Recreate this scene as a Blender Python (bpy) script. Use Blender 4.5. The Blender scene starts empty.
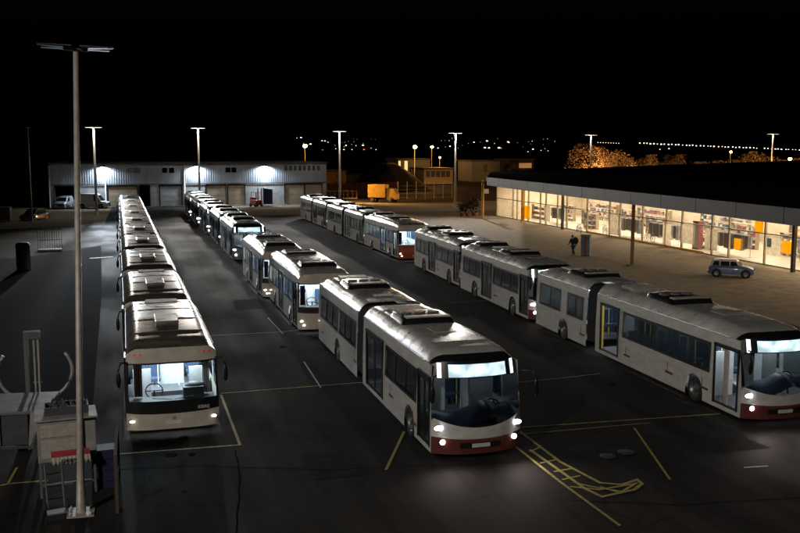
import bpy, bmesh, math, random
from math import sin, cos, pi, sqrt, atan, hypot, radians
from mathutils import Vector, Matrix
random.seed(11)
S = bpy.context.scene
COL = S.collection

# ------------------------------------------------------------------ camera
H = 9.0; F = 928.0
PITCH = atan(116.5/F); YAW = atan(265/hypot(F, 116.5))
fwd = Vector((sin(YAW)*cos(PITCH), cos(YAW)*cos(PITCH), -sin(PITCH)))
rgt = Vector((cos(YAW), -sin(YAW), 0)); upv = rgt.cross(fwd)
cd = bpy.data.cameras.new('camera'); cam = bpy.data.objects.new('camera', cd); COL.objects.link(cam)
cam.location = (0, 0, H)
cam.rotation_euler = Matrix((rgt, upv, -fwd)).transposed().to_euler()
cd.sensor_width = 36; cd.lens = 36*F/800; cd.clip_end = 9000; cd.clip_start = .3
S.camera = cam
def ray(x, y): return fwd + rgt*((x-400)/F) + upv*((266.5-y)/F)
def at(x, y, z=0.0):
    d = ray(x, y); p = d*((z-H)/d.z); return (p.x, p.y)
def atY(x, y, Y):
    d = ray(x, y); p = d*(Y/d.y); return (p.x, p.z+H)

# ------------------------------------------------------------------ materials
M = {}
def mat(name, col, rough=.5, metal=0., var=.15, scale=3., bump=0., bscale=40., coat=0., spec=.5, rvar=.0, col2=None, stretch=None, emis=None, estr=0.):
    m = bpy.data.materials.new(name); m.use_nodes = True; n = m.node_tree.nodes; l = m.node_tree.links
    b = n['Principled BSDF']; b.inputs['Roughness'].default_value = rough; b.inputs['Metallic'].default_value = metal
    b.inputs['Coat Weight'].default_value = coat; b.inputs['Specular IOR Level'].default_value = spec
    tc = n.new('ShaderNodeTexCoord'); mp = n.new('ShaderNodeMapping'); l.new(tc.outputs['Object'], mp.inputs[0])
    if stretch: mp.inputs['Scale'].default_value = stretch
    nz = n.new('ShaderNodeTexNoise'); nz.inputs['Scale'].default_value = scale; nz.inputs['Detail'].default_value = 7; nz.inputs['Roughness'].default_value = .65
    l.new(mp.outputs[0], nz.inputs['Vector'])
    r = n.new('ShaderNodeValToRGB'); r.color_ramp.elements[0].position = .32; r.color_ramp.elements[1].position = .68
    c2 = col2 or tuple(c*(1-var) for c in col); c1 = col if col2 else tuple(min(1, c*(1+var*.5)) for c in col)
    r.color_ramp.elements[0].color = (*c2, 1); r.color_ramp.elements[1].color = (*c1, 1)
    l.new(nz.outputs[0], r.inputs[0]); l.new(r.outputs[0], b.inputs['Base Color'])
    if rvar:
        mr = n.new('ShaderNodeMapRange'); mr.inputs[3].default_value = max(.03, rough-rvar); mr.inputs[4].default_value = min(1, rough+rvar)
        mr.inputs[1].default_value = .3; mr.inputs[2].default_value = .7
        l.new(nz.outputs[0], mr.inputs[0]); l.new(mr.outputs[0], b.inputs['Roughness'])
    if bump:
        nb = n.new('ShaderNodeTexNoise'); nb.inputs['Scale'].default_value = bscale; nb.inputs['Detail'].default_value = 4
        l.new(tc.outputs['Object'], nb.inputs['Vector'])
        bp = n.new('ShaderNodeBump'); bp.inputs['Strength'].default_value = bump; bp.inputs['Distance'].default_value = .02
        l.new(nb.outputs[0], bp.inputs['Height']); l.new(bp.outputs[0], b.inputs['Normal'])
    if emis:
        b.inputs['Emission Color'].default_value = (*emis, 1); b.inputs['Emission Strength'].default_value = estr
    M[name] = m; return m
def emit(name, col, s, var=0., scale=6.):
    m = bpy.data.materials.new(name); m.use_nodes = True; n = m.node_tree.nodes; l = m.node_tree.links
    b = n['Principled BSDF']; b.inputs['Base Color'].default_value = (*[c*.5 for c in col], 1)
    b.inputs['Emission Color'].default_value = (*col, 1); b.inputs['Emission Strength'].default_value = s
    if var:
        tc = n.new('ShaderNodeTexCoord'); nz = n.new('ShaderNodeTexNoise'); nz.inputs['Scale'].default_value = scale
        l.new(tc.outputs['Object'], nz.inputs['Vector'])
        mr = n.new('ShaderNodeMapRange'); mr.inputs[1].default_value = .35; mr.inputs[2].default_value = .65
        mr.inputs[3].default_value = s*(1-var); mr.inputs[4].default_value = s
        l.new(nz.outputs[0], mr.inputs[0]); l.new(mr.outputs[0], b.inputs['Emission Strength'])
    M[name] = m; return m
def glassm(name, tint, gloss=.12, rough=.03):
    m = bpy.data.materials.new(name); m.use_nodes = True; n = m.node_tree.nodes; l = m.node_tree.links
    n.remove(n['Principled BSDF']); out = n['Material Output']
    t = n.new('ShaderNodeBsdfTransparent'); t.inputs[0].default_value = (*tint, 1)
    g = n.new('ShaderNodeBsdfGlossy'); g.inputs['Roughness'].default_value = rough; g.inputs[0].default_value = (.9, .95, 1, 1)
    fr = n.new('ShaderNodeFresnel'); fr.inputs[0].default_value = 1.5
    ad = n.new('ShaderNodeMath'); ad.operation = 'MULTIPLY'; ad.inputs[1].default_value = gloss*10; ad.use_clamp = True
    tc = n.new('ShaderNodeTexCoord'); nz = n.new('ShaderNodeTexNoise'); nz.inputs['Scale'].default_value = 4
    l.new(tc.outputs['Object'], nz.inputs['Vector'])
    mr = n.new('ShaderNodeMapRange'); mr.inputs[3].default_value = rough; mr.inputs[4].default_value = rough+.12
    l.new(nz.outputs[0], mr.inputs[0]); l.new(mr.outputs[0], g.inputs['Roughness'])
    l.new(fr.outputs[0], ad.inputs[0])
    mx = n.new('ShaderNodeMixShader'); l.new(ad.outputs[0], mx.inputs[0]); l.new(t.outputs[0], mx.inputs[1]); l.new(g.outputs[0], mx.inputs[2])
    l.new(mx.outputs[0], out.inputs[0]); M[name] = m; return m

mat('bus_white', (.56, .54, .50), .42, coat=.3, var=.22, scale=2.2, stretch=(1, .6, 2.5), rvar=.1)
mat('bus_beige', (.50, .45, .37), .42, coat=.3, var=.2, scale=2.2, rvar=.1)
mat('bus_silver', (.36, .38, .41), .35, metal=.3, coat=.3, var=.2, scale=2.2, rvar=.1)
mat('bus_blue', (.10, .15, .26), .35, coat=.4, var=.2)
mat('bus_red', (.13, .034, .028), .38, coat=.4, var=.3, scale=4)
mat('bus_orange', (.42, .07, .03), .38, coat=.4, var=.3, scale=4)
mat('roof_white', (.74, .72, .68), .27, metal=.4, var=.10, scale=2.0, stretch=(1.6, .7, 1), rvar=.12, bump=.05, bscale=2.5)
mat('roof_silver', (.50, .45, .38), .30, metal=.8, var=.4, scale=1.8, stretch=(.6, 1.6, 1), rvar=.10, bump=.05, bscale=2)
mat('dark_fairing', (.014, .014, .016), .3, coat=.3, var=.4, scale=4)
mat('black_trim', (.012, .012, .013), .35, var=.4)
mat('rubber', (.018, .017, .016), .8, var=.4, scale=8, bump=.3)
mat('rim', (.22, .22, .21), .4, metal=.6, var=.5, scale=9)
mat('vent_grey', (.16, .16, .16), .55, var=.4, scale=5)
mat('pod_cream', (.45, .42, .36), .5, var=.35, scale=3)
mat('seat_fabric', (.05, .09, .16), .85, var=.4, scale=12)
mat('inner_wall', (.75, .76, .75), .6, var=.15)
mat('inner_dark', (.05, .05, .055), .6, var=.3)
mat('dash_blue', (.055, .075, .12), .35, var=.5, scale=2)
mat('rail_yellow', (.55, .40, .05), .4)
mat('curtain', (.30, .17, .14), .9, var=.3, scale=8, stretch=(8, 1, .3))
mat('plate', (.6, .6, .5), .5)
mat('pole_metal', (.40, .36, .31), .5, metal=.2, var=.25, scale=5, bump=.1)
mat('white_cab', (.26, .25, .23), .55, var=.35, scale=2)
mat('cab_grey', (.12, .125, .13), .55, var=.35, scale=2)
mat('navy', (.015, .015, .05), .6, var=.3)
mat('cloth_red', (.30, .02, .02), .8, var=.4, scale=9)
mat('cloth_white', (.36, .33, .28), .8, var=.25, scale=9)
mat('yellow_line', (.34, .30, .07), .65, var=.55, scale=9, bump=.2)
mat('white_line', (.42, .42, .40), .65, var=.6, scale=9)
mat('concrete', (.28, .225, .155), .9, spec=.1, var=.35, scale=1.1, bump=.25, bscale=20)
mat('kerb', (.16, .14, .12), .8, var=.3, scale=3)
mat('clad', (.34, .36, .39), .5, metal=.2, var=.22, scale=.8, stretch=(1, 1, .25))
mat('clad_dark', (.10, .07, .05), .7, var=.3)
mat('door_beige', (.34, .27, .19), .6, var=.25, scale=1)
mat('door_white', (.38, .38, .38), .6, var=.25, scale=1)
mat('brick_brown', (.12, .07, .04), .8, var=.4, scale=3)
mat('roof_black', (.010, .010, .010), 1, spec=0, var=.4, scale=.5)
mat('fascia', (.022, .017, .014), .6, var=.35, scale=1)
mat('frame_metal', (.36, .30, .2), .45, metal=.4, var=.3)
mat('shop_wall', (.62, .52, .38), .7, var=.25, scale=.7)
mat('shop_floor', (.42, .36, .27), .4, var=.25, scale=1)
mat('poster_yellow', (.75, .42, .03), .6, var=.25, scale=4)
mat('poster_white', (.62, .58, .5), .6, var=.4, scale=5)
mat('cloth_mix', (.30, .26, .22), .85, scale=6, stretch=(1, 6, .4), col2=(.03, .05, .07))
mat('shelf_mix', (.4, .33, .22), .7, scale=7, stretch=(1, 3, 3), col2=(.05, .06, .07))
mat('shop_red', (.26, .06, .05), .7, var=.4)
mat('shop_blue', (.05, .12, .19), .7, var=.4)
mat('car_blue', (.10, .17, .29), .35, coat=.5, var=.2)
mat('car_white', (.7, .69, .65), .35, coat=.5, var=.15)
mat('car_black', (.015, .016, .02), .3, coat=.6, var=.3)
mat('skin', (.36, .22, .16), .6); mat('hair', (.03, .02, .015), .7)
mat('coat_dark', (.02, .022, .028), .85, var=.3, scale=12); mat('jeans', (.03, .035, .06), .85, var=.3, scale=12)
mat('bin_grey', (.13, .18, .19), .6, var=.3, scale=4)
mat('truck_yellow', (.60, .34, .04), .5, var=.25, scale=2)
mat('rust', (.22, .10, .04), .8, var=.5, scale=3)
mat('soil', (.02, .015, .012), .95, var=.5, scale=1.5, bump=.5, bscale=3)
mat('leaf', (.06, .034, .012), .7, var=.6, scale=1.2); mat('bark', (.07, .05, .035), .9, bump=.5)
mat('hill', (.012, .012, .012), 1, spec=0, var=.5, scale=.01)
mat('far_wall', (.16, .17, .18), .8, var=.3); mat('far_roof', (.05, .045, .04), .8)
mat('lamp_red', (.3, .01, .01), .3, emis=(1, .03, .02), estr=.35)
emit('e_head', (.85, .93, 1), 26); emit('e_fog', (1, .80, .72), 20); emit('e_warmhead', (1, .9, .75), 9)
emit('e_tail', (1, .05, .02), 3); emit('e_amber', (1, .5, .08), 5)
emit('e_sign', (.66, .88, 1), 1.7, var=.65, scale=2.2); emit('e_bar', (.85, .95, 1), 2.6)
emit('e_cool', (.78, .93, 1), 9); emit('e_ceil', (1, .84, .6), 5); emit('e_flood', (.75, .88, 1), 60); emit('e_pole', (1, .88, .68), 5)
emit('e_orange', (1, .52, .14), 60); emit('e_city', (1, .76, .5), 3); emit('e_citycool', (.8, .9, 1), 4); emit('e_doorway', (1, .55, .22), 1.3)
emit('e_cityred', (1, .1, .05), 3); emit('e_window', (1, .5, .2), .35, var=.5)
glassm('glass_dark', (.17, .19, .20), .06); glassm('glass_clear', (.80, .88, .92), .06); glassm('glass_shop', (.92, .90, .84), .04)

def backlit(nm):   # thin paper: light passes through
    m = M[nm]; n = m.node_tree.nodes; l = m.node_tree.links; b = n['Principled BSDF']; out = n['Material Output']
    t = n.new('ShaderNodeBsdfTranslucent'); l.new(n['Color Ramp'].outputs[0], t.inputs[0])
    mx = n.new('ShaderNodeMixShader'); mx.inputs[0].default_value = .75; l.new(b.outputs[0], mx.inputs[1]); l.new(t.outputs[0], mx.inputs[2]); l.new(mx.outputs[0], out.inputs[0])
mat('poster_film', (.80, .76, .68), .7, var=.25, scale=3); mat('poster_amber', (.95, .60, .06), .6, var=.2, scale=4); mat('poster_blue', (.35, .5, .6), .6, var=.3, scale=4)
for q_ in ('poster_film', 'poster_amber', 'poster_blue'): backlit(q_)
mat('cover_iron', (.05, .05, .048), .6, metal=.3, var=.4, scale=6)
glassm('glass_screen', (.42, .46, .48), .07)
# asphalt: worn, patched, damp
def asphalt():
    m = bpy.data.materials.new('asphalt'); m.use_nodes = True; n = m.node_tree.nodes; l = m.node_tree.links
    b = n['Principled BSDF']; tc = n.new('ShaderNodeTexCoord')
    def nz(s, d=6, st=None):
        t = n.new('ShaderNodeTexNoise'); t.inputs['Scale'].default_value = s; t.inputs['Detail'].default_value = d
        if st:
            mp = n.new('ShaderNodeMapping'); mp.inputs['Scale'].default_value = st; l.new(tc.outputs['Object'], mp.inputs[0]); l.new(mp.outputs[0], t.inputs['Vector'])
        else: l.new(tc.outputs['Object'], t.inputs['Vector'])
        return t
    a = nz(.09, 8, (1, .55, 1)); r = n.new('ShaderNodeValToRGB'); e = r.color_ramp.elements
    e[0].position = .36; e[0].color = (.017, .0155, .0145, 1); e[1].position = .66; e[1].color = (.031, .0285, .026, 1); l.new(a.outputs[0], r.inputs[0])
    g = nz(30, 3); r2 = n.new('ShaderNodeValToRGB'); r2.color_ramp.elements[0].position = .35; r2.color_ramp.elements[0].color = (.55, .55, .55, 1); r2.color_ramp.elements[1].position = .7; r2.color_ramp.elements[1].color = (1.6, 1.55, 1.5, 1); l.new(g.outputs[0], r2.inputs[0])
    mx = n.new('ShaderNodeMix'); mx.data_type = 'RGBA'; mx.blend_type = 'MULTIPLY'; mx.inputs[0].default_value = .8
    l.new(r.outputs[0], mx.inputs[6]); l.new(r2.outputs[0], mx.inputs[7])
    # long tyre streaks
    s = nz(.7, 5, (1.6, .12, 1)); r3 = n.new('ShaderNodeValToRGB'); r3.color_ramp.elements[0].position = .42; r3.color_ramp.elements[0].color = (.6, .6, .6, 1); r3.color_ramp.elements[1].position = .6; r3.color_ramp.elements[1].color = (1.25, 1.22, 1.2, 1); l.new(s.outputs[0], r3.inputs[0])
    mx2 = n.new('ShaderNodeMix'); mx2.data_type = 'RGBA'; mx2.blend_type = 'MULTIPLY'; mx2.inputs[0].default_value = .8
    l.new(mx.outputs[2], mx2.inputs[6]); l.new(r3.outputs[0], mx2.inputs[7])
    # cracks
    v = n.new('ShaderNodeTexVoronoi'); v.feature = 'DISTANCE_TO_EDGE'; v.inputs['Scale'].default_value = .16
    wn = nz(1.2, 3); ad = n.new('ShaderNodeVectorMath'); ad.operation = 'MULTIPLY_ADD'; ad.inputs[1].default_value = (1.2, 1.2, 0)
    l.new(wn.outputs['Color'], ad.inputs[0]); l.new(tc.outputs['Object'], ad.inputs[2]); l.new(ad.outputs[0], v.inputs['Vector'])
    cr = n.new('ShaderNodeValToRGB'); cr.color_ramp.elements[0].position = .003; cr.color_ramp.elements[0].color = (.35, .35, .35, 1); cr.color_ramp.elements[1].position = .012; cr.color_ramp.elements[1].color = (1, 1, 1, 1)
    l.new(v.outputs[0], cr.inputs[0]); mx3 = n.new('ShaderNodeMix'); mx3.data_type = 'RGBA'; mx3.blend_type = 'MULTIPLY'; mx3.inputs[0].default_value = .4
    l.new(mx2.outputs[2], mx3.inputs[6]); l.new(cr.outputs[0], mx3.inputs[7]); l.new(mx3.outputs[2], b.inputs['Base Color'])
    w = nz(.22, 7, (1, .5, 1)); mr = n.new('ShaderNodeMapRange'); mr.inputs[1].default_value = .4; mr.inputs[2].default_value = .66; mr.inputs[3].default_value = .74; mr.inputs[4].default_value = .96
    l.new(w.outputs[0], mr.inputs[0]); l.new(mr.outputs[0], b.inputs['Roughness'])
    bp = n.new('ShaderNodeBump'); bp.inputs['Strength'].default_value = .35; bp.inputs['Distance'].default_value = .01
    l.new(g.outputs[0], bp.inputs['Height']); l.new(bp.outputs[0], b.inputs['Normal'])
    b.inputs['Specular IOR Level'].default_value = .05
    M['asphalt'] = m
asphalt()

# ------------------------------------------------------------------ mesh builder
class MB:
    def __init__(s): s.v = []; s.f = []; s.m = []; s.sm = []
    def add(s, vs, fs, mi=0, smooth=False):
        o = len(s.v); s.v += [tuple(v) for v in vs]
        for f in fs: s.f.append([i+o for i in f]); s.m.append(mi); s.sm.append(smooth)
    def box(s, x0, x1, y0, y1, z0, z1, mi=0):
        s.add([(x0, y0, z0), (x1, y0, z0), (x1, y1, z0), (x0, y1, z0), (x0, y0, z1), (x1, y0, z1), (x1, y1, z1), (x0, y1, z1)],
              [(0, 3, 2, 1), (4, 5, 6, 7), (0, 1, 5, 4), (1, 2, 6, 5), (2, 3, 7, 6), (3, 0, 4, 7)], mi)
    def obox(s, p, ux, uy, uz, mi=0):   # oriented box: corner and three edge vectors
        p, ux, uy, uz = map(Vector, (p, ux, uy, uz))
        vs = [p, p+ux, p+ux+uy, p+uy]; vs += [v+uz for v in vs]
        s.add(vs, [(0, 3, 2, 1), (4, 5, 6, 7), (0, 1, 5, 4), (1, 2, 6, 5), (2, 3, 7, 6), (3, 0, 4, 7)], mi)
    def tube(s, pts, r, n=8, mi=0, r2=None, cap=True):
        pts = [Vector(p) for p in pts]; rings = []; k = len(pts)
        for i, p in enumerate(pts):
            d = (pts[min(i+1, k-1)]-pts[max(i-1, 0)]).normalized()
            a = d.cross(Vector((0, 0, 1)) if abs(d.z) < .9 else Vector((1, 0, 0))).normalized(); b = d.cross(a)
            rr = r if r2 is None else r+(r2-r)*i/(k-1)
            rings.append([p+a*rr*cos(2*pi*j/n)+b*rr*sin(2*pi*j/n) for j in range(n)])
        vs = [v for q in rings for v in q]; fs = []
        for i in range(k-1):
            for j in range(n): fs.append((i*n+j, i*n+(j+1) % n, (i+1)*n+(j+1) % n, (i+1)*n+j))
        s.add(vs, fs, mi, True)
        if cap: s.add(rings[0], [tuple(range(n))], mi); s.add(rings[-1], [tuple(range(n))], mi)
    def lathe(s, prof, c, axis='x', n=20, mi=0):   # prof: (along, radius)
        vs = []; fs = []
        for a, r in prof:
            for j in range(n):
                u, w = r*cos(2*pi*j/n), r*sin(2*pi*j/n)
                p = {'x': (a, u, w), 'y': (u, a, w), 'z': (u, w, a)}[axis]; vs.append((p[0]+c[0], p[1]+c[1], p[2]+c[2]))
        for i in range(len(prof)-1):
            for j in range(n): fs.append((i*n+j, i*n+(j+1) % n, (i+1)*n+(j+1) % n, (i+1)*n+j))
        s.add(vs, fs, mi, True)
    def ball(s, c, rx, ry, rz, n=10, k=6, mi=0):
        prof = [(-cos(pi*i/k), sin(pi*i/k)) for i in range(k+1)]; vs = []; fs = []
        for a, r in prof:
            for j in range(n): vs.append((c[0]+rx*r*cos(2*pi*j/n), c[1]+ry*r*sin(2*pi*j/n), c[2]+rz*a))
        for i in range(k):
            for j in range(n): fs.append((i*n+j, i*n+(j+1) % n, (i+1)*n+(j+1) % n, (i+1)*n+j))
        s.add(vs, fs, mi, True)
    def grid(s, fn, nu, nv, mi=0, smooth=True):
        vs = [fn(i/nu, j/nv) for j in range(nv+1) for i in range(nu+1)]
        s.add(vs, [(j*(nu+1)+i, j*(nu+1)+i+1, (j+1)*(nu+1)+i+1, (j+1)*(nu+1)+i) for j in range(nv) for i in range(nu)], mi, smooth)
    def build(s, name, mats, parent=None, bevel=0):
        me = bpy.data.meshes.new(name); me.from_pydata(s.v, [], s.f)
        if not isinstance(mats, (list, tuple)): mats = [mats]
        for m in mats: me.materials.append(M[m])
        for p, mi, sm in zip(me.polygons, s.m, s.sm): p.material_index = mi; p.use_smooth = sm
        bm = bmesh.new(); bm.from_mesh(me); bmesh.ops.remove_doubles(bm, verts=bm.verts, dist=.0004)
        bm.to_mesh(me); bm.free()
        o = bpy.data.objects.new(name, me); COL.objects.link(o)
        if parent: o.parent = parent
        if bevel:
            b = o.modifiers.new('bevel', 'BEVEL'); b.width = bevel; b.segments = 2; b.limit_method = 'ANGLE'
        return o
def tag(o, label=None, cat=None, group=None, kind=None):
    for k, v in (('label', label), ('category', cat), ('group', group), ('kind', kind)):
        if v: o[k] = v
    return o
def empty(name, loc=(0, 0, 0), rz=0, label=None, cat=None, group=None):
    o = bpy.data.objects.new(name, None); o.location = loc; o.rotation_euler = (0, 0, rz); o.empty_display_size = .5
    COL.objects.link(o); return tag(o, label, cat, group)
def copy_tree(o, parent=None):
    c = o.copy(); COL.objects.link(c); c.parent = parent
    for ch in kids.get(o.name, [x for x in bpy.data.objects if x.parent == o]): copy_tree(ch, c)
    return c
kids = {}
def index_tree(o):
    ch = [x for x in bpy.data.objects if x.parent == o]; kids[o.name] = ch
    for c in ch: index_tree(c)

# ------------------------------------------------------------------ buses
def make_bus(name, style='city', L=12., W=2.8, HT=3.1, doors=(), wins=(), wheels=(2.7, 9.), joint=None, pods=(), body='bus_white',
             roofm='roof_white', lower=None, glassside='glass_dark', open_doors=(), inner=3., seats=True, skirt_marks=(), sign='e_sign', headl='e_head', cool=True):
    R = empty(name)
    hw = W/2; zs = HT-.36; zb = .26 if style != 'city' else .19
    flat = style != 'city'
    def xw(z): return hw*(1-.022*max(0, z-1.1)**1.3)
    def fx(u): return (.20 if flat else .42)*abs(u)**(4 if flat else 2.6)
    def gz(z): return (.03 if flat else .11)*max(0, z-.9)**1.7 + .05*max(0, .6-z)
    def prof(u): # roof crown over u in -1..1
        a = abs(u); e_ = .74 if flat else .64; return zs + .36*(1-max(0, (a-e_)/(1-e_))**2.3) - .04*a*a
    def zt(u): return zs+(prof(u)-zs)*(.55 if flat else .30)
    def P(u, z, off=0.): return (xw(z)*u, fx(u)+gz(z)-off, z)
    def strip(mb, lo, hi, u0=-1., u1=1., nu=20, nz=4, off=0., mi=0):
        def fn(a, b):
            u = u0+(u1-u0)*a; l0 = lo(u) if callable(lo) else lo; h0 = hi(u) if callable(hi) else hi
            return P(u, l0+(h0-l0)*b, off)
        mb.grid(fn, nu, nz, mi)
    bd = MB()
    # --- front
    if style == 'city':
        b1 = lambda u: .64+.07*u*u; b2 = lambda u: .98+.30*u*u; b3 = HT-.74
        m = MB(); strip(m, zb, b1, nz=5); fb = m.build('front_bumper', lower or body, R)
        strip(bd, b1, b2, nz=3)
        m = MB(); strip(m, b2, b3, nz=8); m.build('windscreen', 'glass_screen', R)
        m = MB(); strip(m, b3, zt, nz=5); mk = m.build('front_fairing', 'dark_fairing', R)
        m = MB(); strip(m, HT-.70, HT-.34, -.66, .66, off=.016); m.build('destination_display', sign, R)
        for q in (-1, 1):
            m = MB(); strip(m, HT-.72, HT-.30, q*.80, q*.88, nu=2, off=.014); m.build('light_bar', 'e_bar', R)
        m = MB(); strip(m, .36, .54, -.45, .45, off=.012); m.build('grille', 'black_trim', fb)
        m = MB(); strip(m, .39, .51, -.2, .2, nu=4, off=.02); m.build('number_plate', 'plate', R)
        hl = [(.86, .98, .16, .075, headl), (.80, .56, .08, .08, 'e_fog')]
    else:
        ws0 = 1.12 if style == 'coach' else 1.3
        m0 = .70 if style == 'coach' else (1.2 if lower else .98)
        b1 = lambda u: m0+.06*u*u; b3 = HT-.68
        if lower: m = MB(); strip(m, zb-.06, b1, nz=4); m.build('front_bumper', lower, R)
        else: strip(bd, zb-.06, b1, nz=4)
        m = MB(); strip(m, b1, lambda u: ws0+.02*u*u, nz=3); mk = m.build('front_mask', 'black_trim', R)
        m = MB(); strip(m, lambda u: ws0+.02*u*u, b3, -.95, .95, nz=6); m.build('windscreen', 'glass_clear', R)
        m = MB(); strip(m, lambda u: ws0+.02*u*u, b3, -1, -.95, nu=2, nz=6); strip(m, lambda u: ws0+.02*u*u, b3, .95, 1, nu=2, nz=6)
        strip(m, b3, b3+.05, nz=1); m.build('windscreen_surround', 'black_trim', R)
        strip(bd, b3+.05, zt, nz=5)
        m = MB(); strip(m, .36, .48, -.17, .17, nu=4, off=.012); m.build('number_plate', 'plate', R)
        for q in (-.82, -.70, .70, .82):
            m = MB(); p = P(q, b3+.33, .01); m.ball(p, .035, .02, .03); m.build('marker_lamp', 'lamp_red', R)
        hl = [(.88, .50 if style == 'coach' else .62, .08, .045, 'e_warmhead')]
        if style == 'boxy': hl.append((.80, .42, .07, .045, 'e_warmhead'))
        for q in (-1, 1):
            m = MB(); p = P(.0, (b3-.0), 0); m.tube([P(q*.03, ws0+.05, .03), P(q*.45, ws0+.12, .03)], .012, 6); m.build('wiper', 'black_trim', R)
    for u, z, rw, rh, em in hl:
        for q in (-1, 1):
            p = P(q*u, z, .015); m = MB(); m.ball(p, rw*1.15, .035, rh*1.3, 14, 8); h = m.build('headlight', 'black_trim', R)
            m = MB(); m.ball((p[0], p[1]-.02, p[2]), rw, .035, rh, 14, 8)
            m.build('lens', em, h)
    # --- mirrors
    for q in (-1, 1):
        m = MB(); z = HT-.75; m.tube([(q*xw(z)*.97, .25, z+.15), (q*(hw+.12), -.15, z+.22), (q*(hw+.20), -.28, z)], .028, 8)
        mi = m.build('mirror', 'black_trim', R)
        m = MB(); m.ball((q*(hw+.19), -.28, z-.26), .08, .05, .27, 10, 8); m.build('mirror_housing', 'black_trim', mi)
    # --- body sides
    secs = [(0, L)] if not joint else [(0, joint), (joint+.95, L)]
    zbk = [zb+i*(zs-zb)/10 for i in range(11)]
    for si, (ya, yb) in enumerate(secs):
        for q in (-1, 1):
            ops = []
            for a, b in wins:
                a_, b_ = (a, b)
                if a_ >= ya and b_ <= yb: ops.append((a_, b_, 1.28, 2.36, 'w'))
            for a, b in doors:
                if a >= ya and b <= yb:
                    if q < 0: ops.append((a, b, .34, 2.44, 'd'))
                    else: ops.append((a, b, 1.28, 2.36, 'w'))
            if q > 0: # merge far-side glass
                ops = [o for o in ops]
            wh = [w for w in wheels if ya < w < yb]
            yb_ = sorted(set([ya if si else fx(1), yb]+[round(v, 3) for o in ops for v in o[:2]]+[w+d for w in wh for d in (-.56, .56)]))
            zb_ = sorted(set([round(z, 3) for z in zbk]+[.34, 1.08, 1.28, 2.36, 2.44]))
            zb_ = [z for z in zb_ if z >= zb and z <= zs+.001]; zb_[-1] = zs
            y_first = yb_[0]
            def V(y, z): return (q*xw(z), y+(gz(z) if (si == 0 and y == y_first) else 0), z)
            for i in range(len(yb_)-1):
                y0, y1 = yb_[i], yb_[i+1]; ym = (y0+y1)/2; wc = [w for w in wh if abs(ym-w) < .56]
                for j in range(len(zb_)-1):
                    z0, z1 = zb_[j], zb_[j+1]; zm = (z0+z1)/2
                    if any(o[0] < ym < o[1] and o[2] < zm < o[3] for o in ops): continue
                    if wc and zm < 1.08: continue
                    bd.add([V(y0, z0), V(y1, z0), V(y1, z1), V(y0, z1)], [(0, 1, 2, 3)])
                if wc:
                    w = wc[0]; c0 = max(-1, min(1, (y0-w)/.56)); c1 = max(-1, min(1, (y1-w)/.56)); n = max(2, int(12*(c1-c0)/2))
                    for k in range(n):
                        a0 = math.acos(max(-1, min(1, -(c0+(c1-c0)*k/n)))); a1 = math.acos(max(-1, min(1, -(c0+(c1-c0)*(k+1)/n))))
                        p0 = (w-.56*cos(a0), .47+.56*sin(a0)); p1 = (w-.56*cos(a1), .47+.56*sin(a1))
                        bd.add([V(p0[0], p0[1]), V(p1[0], p1[1]), V(p1[0], 1.08), V(p0[0], 1.08)], [(0, 1, 2, 3)])
            # windows, doors
            for a, b, z0, z1, t in ops:
                def wx(z, off=0.): return q*(xw(z)+off)
                if t == 'w':
                    m = MB(); m.add([(wx(z0, -.02), a, z0), (wx(z0, -.02), b, z0), (wx(z1, -.02), b, z1), (wx(z1, -.02), a, z1)], [(0, 1, 2, 3)])
                    wo = m.build('window', glassside, R)
                    m = MB(); rr = .22; fw_ = .10; N = 6
                    out = []; inn = []
                    for cx, cz, s0 in ((b, z1, 0), (a, z1, 1), (a, z0, 2), (b, z0, 3)):
                        sx = -1 if cx == b else 1; sz = -1 if cz == z1 else 1
                        for k in range(N+1):
                            th = (s0+k/N)*pi/2
                            inn.append((cx+sx*(fw_+rr)+rr*cos(th), cz+sz*(fw_+rr)+rr*sin(th)))
                            e = max(abs(cos(th)), abs(sin(th)))
                            out.append((cx, cz) if k == N//2 else ((cx, cz+sz*(fw_+rr)*(abs(1-k/(N/2)) if k < N/2 else 0)) if (k < N/2) == (s0 % 2 == 0) else (cx+sx*(fw_+rr)*(abs(k/(N/2)-1)), cz)))
                    # tidy outer ring: clamp to rectangle perimeter
                    n = len(inn); vs = [(wx(z, .006), y, z) for y, z in out]+[(wx(z, .006), y, z) for y, z in inn]
                    m.add(vs, [(k, (k+1) % n, n+(k+1) % n, n+k) for k in range(n)])
                    nb = max(0, int((b-a)/1.5)-0)
                    for k in range(1, nb+1):
                        y = a+(b-a)*k/(nb+1)
                        if b-a > 1.8: m.obox((wx(z0, .004), y-.03, z0+.05), (-q*.02, 0, 0), (0, .06, 0), (wx(z1)-wx(z0), 0, z1-z0-.1))
                    m.build('window_frame', 'black_trim', wo)
                else:
                    op = any(abs(a-d) < .3 for d in open_doors)
                    D = MB(); D.box(min(wx(1)-.03, wx(1)+.03)-.0, max(wx(1)-.03, wx(1)+.03), a, a+.07, z0, z1)
                    D.box(wx(1)-.03, wx(1)+.03, b-.07, b, z0, z1); D.box(wx(1.5)-.03, wx(1.5)+.03, a+.07, b-.07, z1-.12, z1)
                    do = D.build('door', 'black_trim', R)
                    mid = (a+b)/2
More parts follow.
